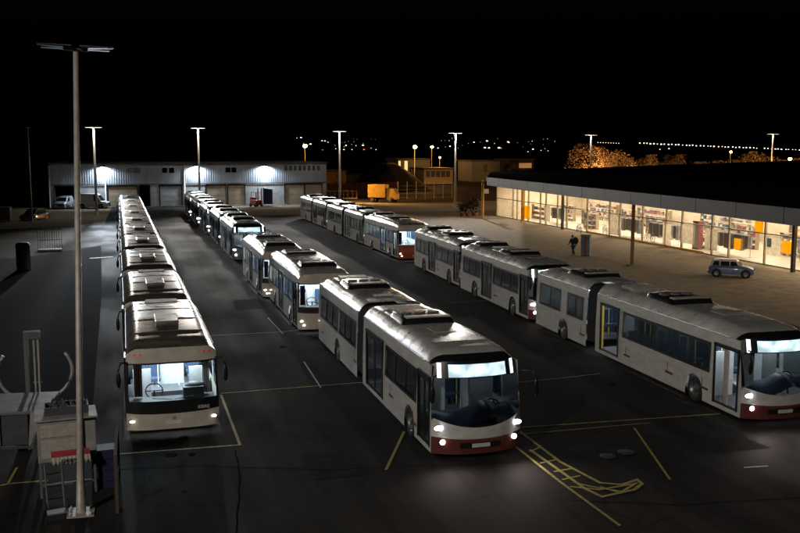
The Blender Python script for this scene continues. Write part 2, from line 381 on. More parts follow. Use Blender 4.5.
                    for y0, y1, hinge in ((a+.08, mid-.005, a+.08), (mid+.005, b-.08, b-.08)):
                        lf = MB(); X = -hw+.015
                        if op:   # leaf swung inwards/outwards against the jamb
                            wdt = (y1-y0); s_ = 1 if hinge == y0 else -1
                            if a < 3 and s_ < 0: lf.obox((-hw+.02, mid-.10, z0+.06), (.10, .42, 0), (.03, -.008, 0), (0, 0, z1-z0-.2)); mt_ = 'bus_beige'
                            elif a > 3 and s_ < 0: lf.box(-hw+.02, -hw+.10, y1-.06, y1, z0+.06, z1-.14); mt_ = 'rail_yellow'
                            else: lf.box(-hw+.03, -hw+wdt+.0, hinge+s_*.02, hinge+s_*.05, z0+.06, z1-.14); mt_ = 'inner_wall'
                            lf.build('door_leaf', mt_, do)
                        else:
                            for (p, r_, s1, s2) in ((y0, y0+.07, z0+.02, z1-.13), (y1-.07, y1, z0+.02, z1-.13), (y0+.07, y1-.07, z0+.02, z0+.14), (y0+.07, y1-.07, z1-.22, z1-.13)):
                                lf.box(X-.015, X+.02, p, r_, s1, s2)
                            lo = lf.build('door_leaf', 'black_trim', do)
                            g = MB(); g.add([(X, y0+.07, z0+.14), (X, y1-.07, z0+.14), (X, y1-.07, z1-.22), (X, y0+.07, z1-.22)], [(0, 1, 2, 3)])
                            g2 = g.build('door_glass', 'glass_clear', do)
        # roof of this section
        N = 22
        rf = MB(); yend = yb
        nr = int((yend-ya)/.28)
        if si == 0: rows = [('f', t/8) for t in range(9)]+[('y', 1.4+(yend-1.4)*k/nr) for k in range(1, nr+1)]
        else: rows = [('y', ya+(yend-ya)*k/nr) for k in range(nr+1)]
        def camber(y):
            if flat: return .13*(1-((y-ya-1.4)/(yend-ya-1.4)*2-1)**2)
            return .055*abs(sin(pi*(y-ya-(1.4 if si == 0 else 0))/3.9))**.8
        lastdrop = (si == len(secs)-1)
        vs = []
        for kd, t in rows:
            for i in range(N+1):
                u = -1+2*i/N; uu = math.copysign(1-(1-abs(u))**1.5, u)
                pr = prof(uu)
                if kd == 'f':
                    y0 = fx(uu)+gz(zt(uu)); y = y0+(1.4-y0)*t; z = zt(uu)+(pr-zt(uu))*sin(t*pi/2)
                else:
                    y = t; z = pr+camber(t)*(max(0, pr-zs)/.36)
                    if lastdrop and yend-y < .6: z = zs+(pr-zs)*(.6+.4*(yend-y)/.6)
                vs.append((xw(zs)*uu, y, z))
        rf.add(vs, [(j*(N+1)+i, j*(N+1)+i+1, (j+1)*(N+1)+i+1, (j+1)*(N+1)+i) for j in range(len(rows)-1) for i in range(N)], 0, True)
        if style == 'city' and si == 0:
            for k in range(3*N): rf.m[k] = 1
        if lastdrop: rf.m = rf.m
        # seams between roof panels
        ms = rf
        for y in [ya+1.9+1.95*k for k in range(int((yend-ya-2.2)/1.95)+1)]:
            pr_ = [(xw(zs)*u, prof(u)+camber(y)*max(0, prof(u)-zs)/.36) for u in [-.93+1.86*i/14 for i in range(15)]]
            ms.add([(x, y-.025, z-.004) for x, z in pr_]+[(x, y, z+.014) for x, z in pr_]+[(x, y+.025, z-.004) for x, z in pr_], [(i, i+1, 16+i, 15+i) for i in range(14)]+[(15+i, 16+i, 31+i, 30+i) for i in range(14)], 2)
        ro = rf.build('roof', [roofm, 'dark_fairing', 'vent_grey'], R)
        # gutter rails
        m = MB()
        for q in (-1, 1): m.tube([(q*(xw(zs)+.005), (1.2 if si == 0 else ya+.05), zs+.01), (q*(xw(zs)+.005), yend-.05, zs+.01)], .022, 6)
        m.build('gutter_rail', 'vent_grey', ro)
        # end walls at the joint / rear
        if si == len(secs)-1:
            vs = [(xw(z)*u, L, z) for z in (zb, 1.4) for u in (-1, 1)]
            bd.add([vs[0], vs[1], vs[3], vs[2]], [(0, 1, 2, 3)])
            top = [(xw(zs)*u, L, (zs+(prof(u)-zs)*.6)) for u in [1-2*i/10 for i in range(11)]]
            bd.add([(-xw(1.4), L, 1.4), (xw(1.4), L, 1.4)]+top, [tuple(range(13))])
            for q in (-1, 1):
                m = MB(); m.box(q*hw*.88-.08, q*hw*.88+.08, L, L+.03, .85, 1.2); m.build('tail_light', 'e_tail' if not flat else 'lamp_red', R)
            m = MB(); m.box(-.95, .95, L+.004, L+.02, 1.6, 2.5); m.build('rear_window', 'glass_dark', R)
    bd.build('body', body, R)
    # bellows
    if joint:
        m = MB(); n = 24; vs = []; K = 17
        for k in range(K):
            y = joint+.95*k/(K-1); s_ = 0.985 if k % 2 else .93
            sec = [(-hw*.99, .5), (-hw*.99, 1.5), (-hw*.97, zs-.1), (-hw*.8, HT-.12), (-hw*.3, HT-.05), (hw*.3, HT-.05), (hw*.8, HT-.12), (hw*.97, zs-.1), (hw*.99, 1.5), (hw*.99, .5)]
            vs += [(x*s_, y, .5+(z-.5)*s_) for x, z in sec]
        m.add(vs, [(k*10+i, k*10+i+1, (k+1)*10+i+1, (k+1)*10+i) for k in range(K-1) for i in range(9)])
        m.build('bellows', 'rubber', R)
    # wheels
    for w in wheels:
        for q in (-1, 1):
            m = MB(); x = q*(hw-.18)
            m.lathe([(-.14, .30), (-.15, .44), (-.11, .49), (.11, .49), (.15, .44), (.14, .30)], (x, w, .49), 'x', 24)
            wo = m.build('wheel', 'rubber', R)
            m = MB(); m.lathe([(q*.145, .31), (q*.10, .27), (q*.05, .25), (q*.04, .14), (q*.12, .10), (q*.13, .0)], (x, w, .49), 'x', 20); m.build('rim', 'rim', wo)
    # chassis + interior
    m = MB()
    for ya, yb in secs: m.box(-hw+.16, hw-.16, ya+.6, yb-.1, .30, .36)
    for w in wheels: m.box(-hw+.33, hw-.33, w-.5, w+.5, .37, .8)
    m.build('floor', 'inner_dark', R)
    for ya, yb in secs:
        m = MB(); m.box(-.95, .95, ya+1.2, yb-.3, HT-.55, HT-.52); c = m.build('ceiling_panel', 'inner_wall', R)
        if inner > 0:
            m = MB()
            for q in (-1, 1):
                w2 = .22 if flat else .06; m.box(q*.7-w2, q*.7+w2, ya+(1.2 if flat else 1.3), yb-.5, HT-.575, HT-.555)
            mm = M.get('e_in%g' % inner) or emit('e_in%g' % inner, (.80, .92, 1) if cool else (1, .9, .72), inner); m.build('ceiling_light', 'e_in%g' % inner, c)
    if seats:
        ys = [y for y in [4.0+.85*k for k in range(40)] if y < L-.8 and not any(a-.5 < y < b+.2 for a, b in doors) and not (joint and joint-.6 < y < joint+1.4)]
        for y in ys:
            for x in (.45, .92, -.45, -.92) if not (style == 'city') else (.45, .92, -.92):
                if random.random() < .12: continue
                m = MB(); m.box(x-.2, x+.2, y, y+.42, .78, .90); m.box(x-.2, x+.2, y+.36, y+.44, .90, 1.55); m.box(x-.03, x+.03, y+.1, y+.3, .36, .78)
                sobj = m.build('seat', 'seat_fabric', R)
    # dashboard, wheel, driver partition
    m = MB()
    if style == 'city':
        def fn(a, b):
            u = -.93+1.86*a; z = 1.30+.22*math.exp(-((u-.25)/.32)**2)+.05*u - .34*(1-b)**2
            return (xw(1.4)*u, fx(u)+.18+.75*b, z)
        m.grid(fn, 24, 6)
        m.build('dashboard', 'dash_blue', R)
    else:
        m.grid(lambda a, b: (xw(1.4)*(-.93+1.86*a), fx(-.93+1.86*a)+.12+.6*b, ws0-.02-.12*(1-b)), 12, 3)
        m.box(.35, 1.0, .45, .9, ws0-.1, ws0+.28); m.ball((.72, .75, ws0+.25), .36, .25, .14)
        m.build('dashboard', 'inner_dark', R)
    m = MB(); c = Vector((-.55 if flat else .7, .95, 1.28 if not flat else ws0+.12)); rr = .27
    m.tube([c+Vector((rr*cos(t), .12*sin(t), rr*.8*sin(t))) for t in [2*pi*k/20 for k in range(21)]], .022, 6, cap=False)
    m.tube([c+Vector((-rr, 0, 0)), c+Vector((rr, 0, 0))], .02, 6); m.tube([c, c+Vector((0, -.1, -.5))], .03, 6)
    m.build('steering_wheel', 'black_trim', R)
    m = MB()
    if style == 'city':
        m.box(.15, .19, 1.55, 2.3, .36, 2.2); m.box(.19, 1.25, 2.27, 2.3, .36, 2.2)
        m.box(-1.0, -.25, 2.6, 2.63, .36, 1.95)
        m.build('driver_partition', 'inner_wall', R)
    else:
        for q in (-1, 1): m.box(min(q*.62, q*1.2), max(q*.62, q*1.2), 1.9, 1.94, .8, 1.75)
        m.box(-.6, .6, 4.6, 4.64, .4, 2.0)
        m.build('driver_partition', 'inner_wall', R)
        for x0, x1 in ((-1.18, -.92), (.98, 1.2)):
            m = MB(); m.grid(lambda a, b: (x0+(x1-x0)*a, .75+.05*sin(a*22), ws0+.0+(HT-.8-ws0)*b), 24, 2); m.build('curtain', 'curtain' if x0 < 0 else 'inner_wall', R)
    m = MB()
    for y in [3.2+1.7*k for k in range(int((L-4)/1.7))]:
        if joint and joint-.3 < y < joint+1.2: continue
        for x in (-.35, .35): m.tube([(x, y, .37), (x, y, HT-.56)], .02, 6)
    m.build('handrail', 'rail_yellow' if style == 'city' else 'bus_silver', R)
    # roof equipment
    for a, b, kind in pods:
        z0 = HT-.02; w_ = .98 if kind != 'hatch' else .42
        if kind == 'ac':
            m = MB(); hh = .20
            def fn(s, t, a=a, b=b): # rounded pod
                u = -1+2*s; v = -1+2*t; k = (1-abs(u)**6)*(1-abs(v)**5)
                return (u*w_, (a+b)/2+v*(b-a)/2, z0-.10+.02*(1-u*u)+(hh+.10)*min(1, k*2.2))
            m.grid(fn, 22, 22); po = m.build('air_conditioner', 'dark_fairing', R)
            m = MB()
            for x in (-.5, 0, .5): m.lathe([(0, .20), (.04, .20), (.05, .17), (.02, .05), (.03, 0)], (x, (a+b)/2+.25, z0+hh+.012), 'z', 16)
            m.build('fan', 'vent_grey', po)
            m = MB()
            m.box(-.78, .78, a+.22, a+.55, z0+hh+.005, z0+hh+.06); m.build('louvre', 'pod_cream', po)
        elif kind == 'rib':
            m = MB()
            for k in range(7):
                y = a+(b-a)*(k+.5)/7; m.box(-.62, .62, y-.045, y+.045, z0-.03, z0+.13)
            m.box(-.68, .68, a, b, z0-.05, z0+.03); m.build('roof_vent', 'pod_cream', R, .01)
        else:
            m = MB(); m.box(-.40, .40, a, b, z0-.05, z0+(.19 if flat else .09)); m.build('roof_hatch', 'pod_cream' if kind == 'hatch' else 'roof_silver', R, .03)
    for s_, z in skirt_marks:
        m = MB(); m.box(-hw-.004, -hw-.001, s_, s_+.55, z, z+.09); m.box(-hw-.004, -hw-.001, s_+.36, s_+.40, z+.10, z+.42); m.build('red_emblem', 'bus_red', R)
    return R

PODS_A = ((3.2, 4.1, 'hatch'), (4.9, 6.9, 'ac'), (7.3, 8.3, 'rib'), (11.0, 12.0, 'hatch'), (13.2, 15.4, 'ac'), (16.2, 17.0, 'rib'))
PODS_S = ((2.6, 3.3, 'hatch'), (4.2, 6.4, 'ac'), (7.6, 8.3, 'rib'), (9.4, 10.8, 'ac'))
def place(o, x, y, rz, label, group='buses parked in the yard'):
    o.location = (x, y, 0); o.rotation_euler = (0, 0, rz); tag(o, label, 'bus', group)
artic = make_bus('articulated_bus', HT=3.14, L=17.8, doors=((.55, 1.75), (5.95, 8.35)), wins=((1.95, 5.7), (10.1, 13.3), (13.45, 17.3)), wheels=(2.7, 7.95+.0, 13.6)[:1]+(13.6,), joint=8.95,
                 pods=PODS_A, lower='bus_red', inner=5, skirt_marks=((2.0-.1, .55), (4.6, .72), (9.95, .72), (16.6, .6)))
index_tree(artic)
place(artic, 9.44, 24.62, .0, 'white articulated bus with red bumper and bright headlights, nearest in the middle of the yard')
artic_open = make_bus('articulated_bus', L=18.0, doors=((.6, 2.05), (9.05, 10.75)), wins=((2.3, 8.75), (12.5, 14.3), (15.0, 17.6)), wheels=(3.25, 13.9+.75), joint=11.2,
                      pods=((3.0, 4.0, 'hatch'), (5.6, 7.9, 'ac'), (9.2, 10.4, 'rib'), (13.2, 15.5, 'ac'), (16.2, 17.2, 'hatch')), lower='bus_red', inner=24,
                      open_doors=(.6, 9.05), skirt_marks=((2.35, .62), (4.7, .62), (8.0, .55), (12.3, .6)))
place(artic_open, 20.36, 25.2, -.03, 'white articulated bus with open lit doors, front of the row by the shop forecourt')
solo = make_bus('city_bus', L=12.0, doors=((.5, 1.7), (6.2, 7.9)), wins=((1.9, 6.0), (8.1, 11.6)), wheels=(2.75, 9.2), pods=PODS_S, lower='bus_red', inner=.9,
                skirt_marks=((2.2, .62), (5.2, .62), (8.3, .6)), sign='e_sign')
index_tree(solo)
place(solo, 20.95, 43.9, -.03, 'white city bus tucked behind the open-door articulated bus, second in the right row')
def dup(src, x, y, rz, label, **k):
    o = copy_tree(src); place(o, x, y, rz, label, **k); return o
dup(solo, 21.5, 56.3, -.035, 'white city bus third in the right row, just ahead of the red-nosed bus')
solo_red = make_bus('city_bus', style='boxy', L=12.0, doors=((.5, 1.7), (4.2, 5.9)), wins=((1.9, 4.0), (6.2, 11.5)), wheels=(2.9, 9.0), pods=PODS_S, lower='bus_orange', inner=30,
                    skirt_marks=((8.6, .5), (10.8, .5)), body='bus_white', roofm='roof_white')
place(solo_red, 21.75, 72.2, 0, 'city bus with orange-red nose and bright windscreen, fourth in the right row')
dup(artic, 21.9, 84.8, .0, 'white articulated bus directly behind the bus with the red nose')
dup(artic, 22.1, 103.6, .0, 'white articulated bus at the far end of the right row, near the yellow truck')

# middle row
boxy = make_bus('city_bus', style='boxy', L=10.6, doors=((.5, 1.6), (5.0, 6.4)), wins=((2.0, 4.8), (6.7, 10.0)), wheels=(2.5, 8.0), pods=((1.6, 3.1, 'ac'), (4.2, 5.2, 'rib'), (6.6, 8.8, 'ac')),
                body='bus_beige', inner=26, glassside='glass_screen', HT=3.1)
index_tree(boxy)
place(boxy, 8.85, 44.6, 0, 'beige-fronted bus with lit windscreen, directly behind the nearest articulated bus')
dup(boxy, 8.5, 55.4, 0, 'beige-fronted bus with lit windscreen, second behind the nearest articulated bus')
silver = make_bus('city_bus', style='city', L=11.5, doors=((.5, 1.7), (5.2, 6.8)), wins=((1.9, 5.0), (7.0, 11.1)), wheels=(2.7, 8.7), pods=PODS_S, body='bus_silver', roofm='roof_white', inner=20, glassside='glass_screen', headl='e_warmhead', lower='bus_silver')
index_tree(silver)
place(silver, 8.7, 75.3, 0, 'silver bus with glowing destination panel, third in the middle row after a gap')
blue = make_bus('city_bus', style='city', L=11.5, doors=((.5, 1.7), (5.2, 6.8)), wins=((1.9, 5.0), (7.0, 11.1)), wheels=(2.7, 8.7), pods=PODS_S, body='bus_blue', roofm='roof_white', inner=2, headl='e_fog', lower='bus_blue')
place(blue, 8.6, 87.2, 0, 'dark blue-sided bus fourth in the middle row behind the silver bus')
dup(silver, 8.35, 99.4, 0, 'silver bus with one bright headlight, behind the blue-sided bus')
dup(solo, 8.1, 111.5, 0, 'white bus second from the far end of the middle row')
dup(solo, 7.9, 124.0, 0, 'white bus at the far end of the middle row below the building flood light')
# left row of coaches
coach = make_bus('coach', style='coach', L=9.1, W=2.88, HT=2.98, doors=((.7, 1.6),), wins=((2.2, 8.6),), wheels=(2.2, 6.6), pods=((2.6, 4.8, 'ac'), (6.6, 7.5, 'hatch')),
                 body='bus_beige', roofm='roof_silver', inner=9, HT_=0) if False else make_bus('coach', style='coach', L=9.1, W=2.88, HT=2.98, doors=((.7, 1.6),), wins=((2.2, 8.6),), wheels=(3.0, 6.9),
                 pods=((3.0, 4.6, 'low'), (7.6, 8.4, 'rib')), body='bus_beige', roofm='roof_silver', inner=34)
# small lettering and badge on the coach nose
def text(body, size, loc, rot, m, parent=None, name='lettering', ext=.004):
    cu = bpy.data.curves.new(name, 'FONT'); cu.body = body; cu.size = size; cu.extrude = ext; cu.align_x = 'CENTER'
    t = bpy.data.objects.new(name, cu); COL.objects.link(t)
    dg = bpy.context.evaluated_depsgraph_get(); me = bpy.data.meshes.new_from_object(t.evaluated_get(dg)); bpy.data.objects.remove(t)
    me.materials.clear(); me.materials.append(M[m]); o = bpy.data.objects.new(name, me); COL.objects.link(o)
    o.location = loc; o.rotation_euler = rot
    if parent: o.parent = parent
    return o
text('SEIBRE', .15, (.92, .02, .80), (radians(90), 0, 0), 'plate', coach)
text('III', .14, (0, -.035, .52), (radians(90), 0, 0), 'bus_silver', coach, 'badge')
index_tree(coach)
fr = [29.55, 39.2, 49.8, 60.3, 70.0, 79.7, 89.6, 100.0, 110.6, 121.2]
words = ['nearest', 'second', 'third', 'fourth', 'fifth', 'sixth', 'seventh', 'eighth', 'ninth', 'last and farthest']
for i, y in enumerate(fr):
    lab = 'silver-roofed coach with lit windscreen, front of the long left row' if i == 0 else 'silver-roofed coach, %s from the front in the left row' % words[i]
    x = .89-.018*(y-30)
    if i == 0: place(coach, x, y, .012, lab, 'coaches in the left row')
    else: dup(coach, x, y, .018, lab, group='coaches in the left row')

# ------------------------------------------------------------------ ground and markings
m = MB(); m.grid(lambda a, b: (-1500+3500*a, -60+1100*b, 0), 8, 8); tag(m.build('ground', 'asphalt'), kind='structure')
m = MB(); m.add([(32.5, -20, .004), (75, -20, .004), (75, 128, .004), (32.5, 128, .004)], [(0, 1, 2, 3)]); tag(m.build('forecourt', 'concrete'), kind='structure')
m = MB(); m.add([(13, 128.6, .004), (120, 128.6, .004), (120, 154.9, .004), (13, 154.9, .004)], [(0, 1, 2, 3)]); tag(m.build('service_road', 'concrete'), kind='structure')
m = MB(); m.add([(-60, 98, .004), (-3.9, 118, .004), (-3.9, 154.9, .004), (-60, 154.9, .004)], [(0, 1, 2, 3)]); tag(m.build('side_apron', 'concrete'), kind='structure')
m = MB(); m.box(-40, 13, 151.8, 152.1, 0, .12); m.box(13, 33, 151.8, 152.1, 0, .12); tag(m.build('kerb', 'kerb'), kind='structure')
def line(name, pts, w, m='yellow_line', z=.008):
    mb = MB(); pts = [Vector((*p, 0)) for p in pts]; L_ = []; 
    for i, p in enumerate(pts):
        a = (pts[i]-pts[i-1]).normalized() if i else None; b = (pts[i+1]-pts[i]).normalized() if i < len(pts)-1 else None
        d = ((a or b)+(b or a)).normalized(); n = Vector((-d.y, d.x, 0)); k = 1/max(.5, n.dot(Vector((-(b or a).y, (b or a).x, 0))))
        L_ += [tuple(p+n*w/2*k+Vector((0, 0, z))), tuple(p-n*w/2*k+Vector((0, 0, z)))]
    mb.add(L_, [(2*i, 2*i+1, 2*i+3, 2*i+2) for i in range(len(pts)-1)])
    return tag(mb.build(name, m), kind='structure')
def gl(*px): return [at(*p) for p in px]
zl = [.008]
def L(px, w=.11, m='yellow_line'):
    zl[0] += .0006; line('road_marking', gl(*px), w*(.78 if w < .14 else 1), m, zl[0])
L([(100, 455.5), (240, 445), (221, 395)]); L([(221, 393.5), (362, 382.5)]); L([(386, 470), (404, 432)])
L([(304, 362), (321, 388)], .08, 'white_line'); L([(206, 336), (282, 332), (338, 326)], .07, 'white_line'); L([(268, 318), (283, 334)], .07, 'white_line')
L([(515, 428), (720, 414)], .09); L([(520, 434.5), (650, 423)], .06); L([(515, 428), (560, 462), (600, 483), (622, 485), (637, 480), (642, 484), (634, 490), (602, 497), (585, 489), (560, 471), (530, 450)], .13)
L([(512, 444), (560, 482), (620, 526)], .11); L([(530, 452), (541, 447)], .1); L([(540, 463.5), (556, 460)], .1); L([(554, 472), (571, 469)], .1); L([(562, 480), (580, 476)], .1); L([(578, 484), (592, 487), (622, 492), (637, 483)], .09)
L([(600, 487), (622, 494)], .08); L([(570, 487), (600, 490), (636, 484)], .1)
L([(634, 428), (670, 480)], .09); L([(744, 468), (768, 466.5)], .08, 'white_line'); L([(448, 303), (500, 300)], .07, 'white_line'); L([(515, 383), (566, 378), (600, 374)], .07, 'white_line')
L([(0, 486), (12, 484), (48, 481)], .10); L([(8, 484), (17, 468)], .09); L([(90, 258.5), (113, 257)], .45, 'white_line')
L([(0, 231.5), (20, 230), (36, 226)], .12, 'white_line'); L([(38, 222), (108, 219)], .15, 'white_line')
L([(686, 286), (704, 278)], .12); L([(596, 262), (622, 252)], .1); L([(640, 262), (668, 247)], .1); L([(505, 231), (548, 229)], .15, 'white_line'); L([(382, 212), (470, 209.5)], .2, 'white_line'); L([(545, 251), (566, 243)], .12)
mat('tar', (.012, .012, .012), .9, var=.3, scale=6, spec=0); mat('patch', (.034, .031, .028), .95, var=.35, scale=2, bump=.2, spec=.02)
for k, q_ in enumerate((((548, 440), (600, 436), (640, 452), (585, 458)), ((300, 455), (352, 451), (372, 474), (312, 480)), ((232, 300), (262, 299), (270, 308), (236, 310)), ((690, 440), (742, 436), (770, 448), (712, 454)), ((420, 310), (455, 308), (470, 316), (433, 319)))):
    p_ = [at(*a) for a in q_]; m = MB(); m.add([(x, y, .005+.0003*k) for x, y in p_], [(3, 2, 1, 0)]); tag(m.build('asphalt_patch', 'patch'), kind='structure')
for k, q_ in enumerate((((108, 470), (200, 466), (330, 470), (520, 462)), ((560, 500), (680, 505), (800, 498)), ((206, 360), (300, 352), (345, 350)), ((505, 345), (590, 360), (640, 380)), ((235, 450), (240, 480), (236, 533)))):
    pts_ = []
    for a, b in zip(q_, q_[1:]):
        for t in range(6): pts_.append((a[0]+(b[0]-a[0])*t/6+random.uniform(-1.2, 1.2), a[1]+(b[1]-a[1])*t/6+random.uniform(-.5, .5)))
    line('tar_seam', [at(*a) for a in pts_+[q_[-1]]], .04, 'tar', .0068+.0001*k)
mat('oil', (.015, .0138, .013), .9, spec=.0)
for k in range(12):
    x = random.choice((random.uniform(3, 7), random.uniform(11.5, 18), random.uniform(-.5, 2))); y = random.uniform(21, 60); n = 14; r0 = random.uniform(.05, .18); m = MB()
    m.add([(x+r0*(1+.12*sin(j*.9+k))*cos(2*pi*j/n), y+r0*1.4*(1+.12*sin(j*.9+k))*sin(2*pi*j/n), .0060+.00002*k) for j in range(n)], [tuple(range(n))]); tag(m.build('oil_stain', 'oil'), kind='structure')
# fallen paper / patch marks and manhole
for (x, y, w) in ((608, 456, .8), (626, 452, .6)):
    c = at(x, y); m = MB(); n = 14
    m.lathe([(0, .24), (.012, .24), (.015, .22), (.015, 0)], (c[0], c[1], 0), 'z', 20)
    tag(m.build('manhole_cover', 'cover_iron'), 'round metal manhole cover in the asphalt, ' + ('nearer of the two' if w == .8 else 'farther of the two'), 'manhole cover', 'manhole covers')

# ------------------------------------------------------------------ lamps
def spot(name, loc, target, energy, size=1., angle=100, col=(1, 1, 1), blend=.6):
    l = bpy.data.lights.new(name, 'SPOT'); l.energy = energy; l.shadow_soft_size = size; l.spot_size = radians(angle); l.spot_blend = blend; l.color = col
    o = bpy.data.objects.new(name, l); COL.objects.link(o); o.location = loc
    o.rotation_euler = (Vector(target)-Vector(loc)).to_track_quat('-Z', 'Y').to_euler(); return o
def point(name, loc, energy, size=.3, col=(1, 1, 1)):
    l = bpy.data.lights.new(name, 'POINT'); l.energy = energy; l.shadow_soft_size = size; l.color = col
    o = bpy.data.objects.new(name, l); COL.objects.link(o); o.location = loc; return o
def lamp_post(x, y, h, label, lit=True, arm=.9, r=.10, double=True, grp='tall yard lamp posts'):
    o = empty('street_lamp', (x, y, 0), 0, label, 'street lamp', grp)
    m = MB(); m.tube([(0, 0, 0), (0, 0, 1.2), (0, 0, h-.1)], r*1.25, 12, r2=r*.62); m.build('pole', 'pole_metal', o)
    m = MB(); m.box(-.32, .32, -.32, .32, 0, .04)
    for a in (-.24, .24):
        for b in (-.24, .24): m.lathe([(0.04, .035), (.09, .035), (.09, 0)], (a, b, 0), 'z', 6)
    m.build('base_plate', 'pole_metal', o)
    m = MB(); m.tube([(-arm*.35, 0, h-.05), (arm*.35, 0, h-.05)], .04, 8); m.build('bracket', 'pole_metal', o)
    for q in (-1, 1):
        m = MB(); m.grid(lambda a, b: (q*arm*(.12+.98*a), (-.24+.48*b)*(1-.55*a*a), h+.01+.05*sin(pi*b)*(1-a*.7)+.03*a), 8, 6); m.grid(lambda a, b: (q*arm*(.12+.98*a), (-.24+.48*b)*(1-.55*a*a), h-.025+.045*a), 8, 2)
        hd = m.build('lamp_head', 'vent_grey', o)
        m = MB(); m.box(min(q*arm*.35, q*arm*.98), max(q*arm*.35, q*arm*.98), -.11, .11, h-.05, h-.04); m.build('lens', 'e_pole', hd) if lit else m.build('lens', 'vent_grey', hd)
    return o
mat('lamp_glass_off', (.25, .2, .15), .2)
bl = at(81, 513)
lamp_post(bl[0], bl[1], 11.4, 'tall pinkish lamp post standing closest, bolted beside the cabinet', lit=False, arm=.78, r=.095).rotation_euler = (0, .03, 0)
posts = [((97, 215), 136., 12.1, 'leftmost lit lamp post, before the long building behind the coaches'), ((200, 205), 150., 12.4, 'lit lamp post in front of the building behind the middle row of buses'),
         ((340, 205), 149., 12., 'lit lamp post beside the right end of the long building'), ((455, 208), 137., 11.6, 'lit lamp post on the brown forecourt left of the shop')]
for (p, Y, h, lab) in posts:
    X = atY(p[0], p[1], Y)[0]; lamp_post(X, Y, h, lab, arm=1.1, r=.2)
    point('post_glow', (X, Y-.5, h-.35), 750, .25, (1, .95, .85))
    spot('yard_light', (X, Y-.3, h-.15), ({97: .5, 200: 9, 340: 16, 455: 24}[p[0]], 45, 3), {97: 30000, 200: 42000, 340: 46000, 455: 42000}[p[0]], .5, 58, (1, .94, .85), .9)
X = atY(32, 222, 125)[0]; lamp_post(X, 125, 11.8, 'unlit dark lamp post at the far left beside the parked black car', lit=False, arm=.9, r=.14)
X, z = atY(591, 135, 170); lamp_post(X, 170, z, 'lit lamp post rising behind the orange tree', arm=1.3, r=.2); point('post_glow', (X, 169.5, z-.35), 300, .25, (1, .93, .8))
X, z = atY(773, 134, 190); lamp_post(X, 190, z, 'lit lamp post behind the shop roof at the far right', arm=1.5, r=.22); point('post_glow', (X, 189.5, z-.35), 300, .25, (1, .93, .8))
# added fill light on an unseen mast behind the viewpoint, brightening the bus sides
fm = empty('added_light_mast', (-29, -12, 0), 0, 'added unseen mast carrying a fill light for the yard, behind the viewpoint', 'floodlight mast')
m = MB(); m.tube([(0, 0, 0), (0, 0, 26)], .3, 12, r2=.17); m.build('pole', 'pole_metal', fm)
for q in (-1, 1):
    m = MB(); m.box(q*.8-.4, q*.8+.4, -.2, .15, 25.7, 26.3); m.build('lamp_head', 'vent_grey', fm)
spot('added_fill_light', (-29, -11.4, 25.6), (14, 32, 0), 46000, 1.2, 60, (1, .93, .85), 1.0)

# ------------------------------------------------------------------ long depot building at the back
Y0 = 155.0; xa, xb = -13.0, 31.0
def X_at(px, Y=Y0): return atY(px, 200, Y)[0]
dep = empty('depot_building', (0, Y0, 0), 0, 'long grey ribbed-metal depot building across the back of the yard', 'building')
m = MB(); n = int((xb-xa)/.35)
for k in range(n):
    x = xa+(xb-xa)*k/n; m.box(x, x+.14, -.05, -.003, 3.6, 6.7)
m.box(xa, xb, 0, 25, 3.55, 6.8); m.build('cladding', 'clad', dep)
doorsx = [(55, 76, 'open'), (108, 138, 'door_beige'), (140, 150, 'open'), (160, 182, 'door_white'), (206, 226, 'door_beige'), (228, 245, 'door_beige'), (285, 304, 'door_beige'), (305, 322, 'door_beige')]
m = MB(); cur = xa
for a, b, k in doorsx:
    x0, x1 = X_at(a), X_at(b); m.box(cur, x0, 0, .3, 0, 3.55); m.box(x0, x1, 0, .3, 3.3, 3.55); cur = x1
m.box(cur, xb, 0, .3, 0, 3.55); m.box(xa, xa+.3, .3, 25, 0, 3.55); m.box(xb-.3, xb, .3, 25, 0, 3.55); m.box(xa, xb, 24.7, 25, 0, 3.55); m.build('wall', 'door_white', dep)
for a, b, k in doorsx:
    x0, x1 = X_at(a), X_at(b)
    if k != 'open':
        m = MB(); m.box(x0+.08, x1-.08, .1, .16, 0, 3.22)
        for z in (.8, 1.6, 2.4): m.box(x0+.1, x1-.1, .085, .1, z, z+.03)
        m.build('roller_door', k, dep)
    m = MB(); m.box(x0-.1, x0, -.06, .0, 0, 3.4); m.box(x1, x1+.1, -.06, 0, 0, 3.4); m.box(x0, x1, -.06, 0, 3.3, 3.45); m.build('door_frame', 'black_trim', dep)
m = MB(); m.box(xa-.2, xb+.2, -.35, 25, 6.8, 7.0); m.box(xa-.1, xb+.1, -.12, -.06, 3.5, 3.62); m.build('roof', 'far_roof', dep)
for px in ((128, 134), (135, 141), (163, 168), (170, 175), (226, 231), (232, 237)):
    x0, x1 = X_at(px[0]), X_at(px[1]); m = MB(); m.box(x0, x1, -.07, -.052, 5.35, 6.15); w = m.build('window', 'glass_dark' if px[0] > 150 else 'cab_grey', dep)
for k in range(8):
    x0 = X_at(285+4.6*k); m = MB(); m.box(x0, x0+.48, -.07, -.052, 5.6, 6.4); w = m.build('window', 'inner_dark', dep)
m = MB(); m.box(-20, xa-.01, .5, 20, 0, 6.0); tag(m.build('brick_annex', 'brick_brown'), 'dark brown annex at the left end of the long grey building', 'building')
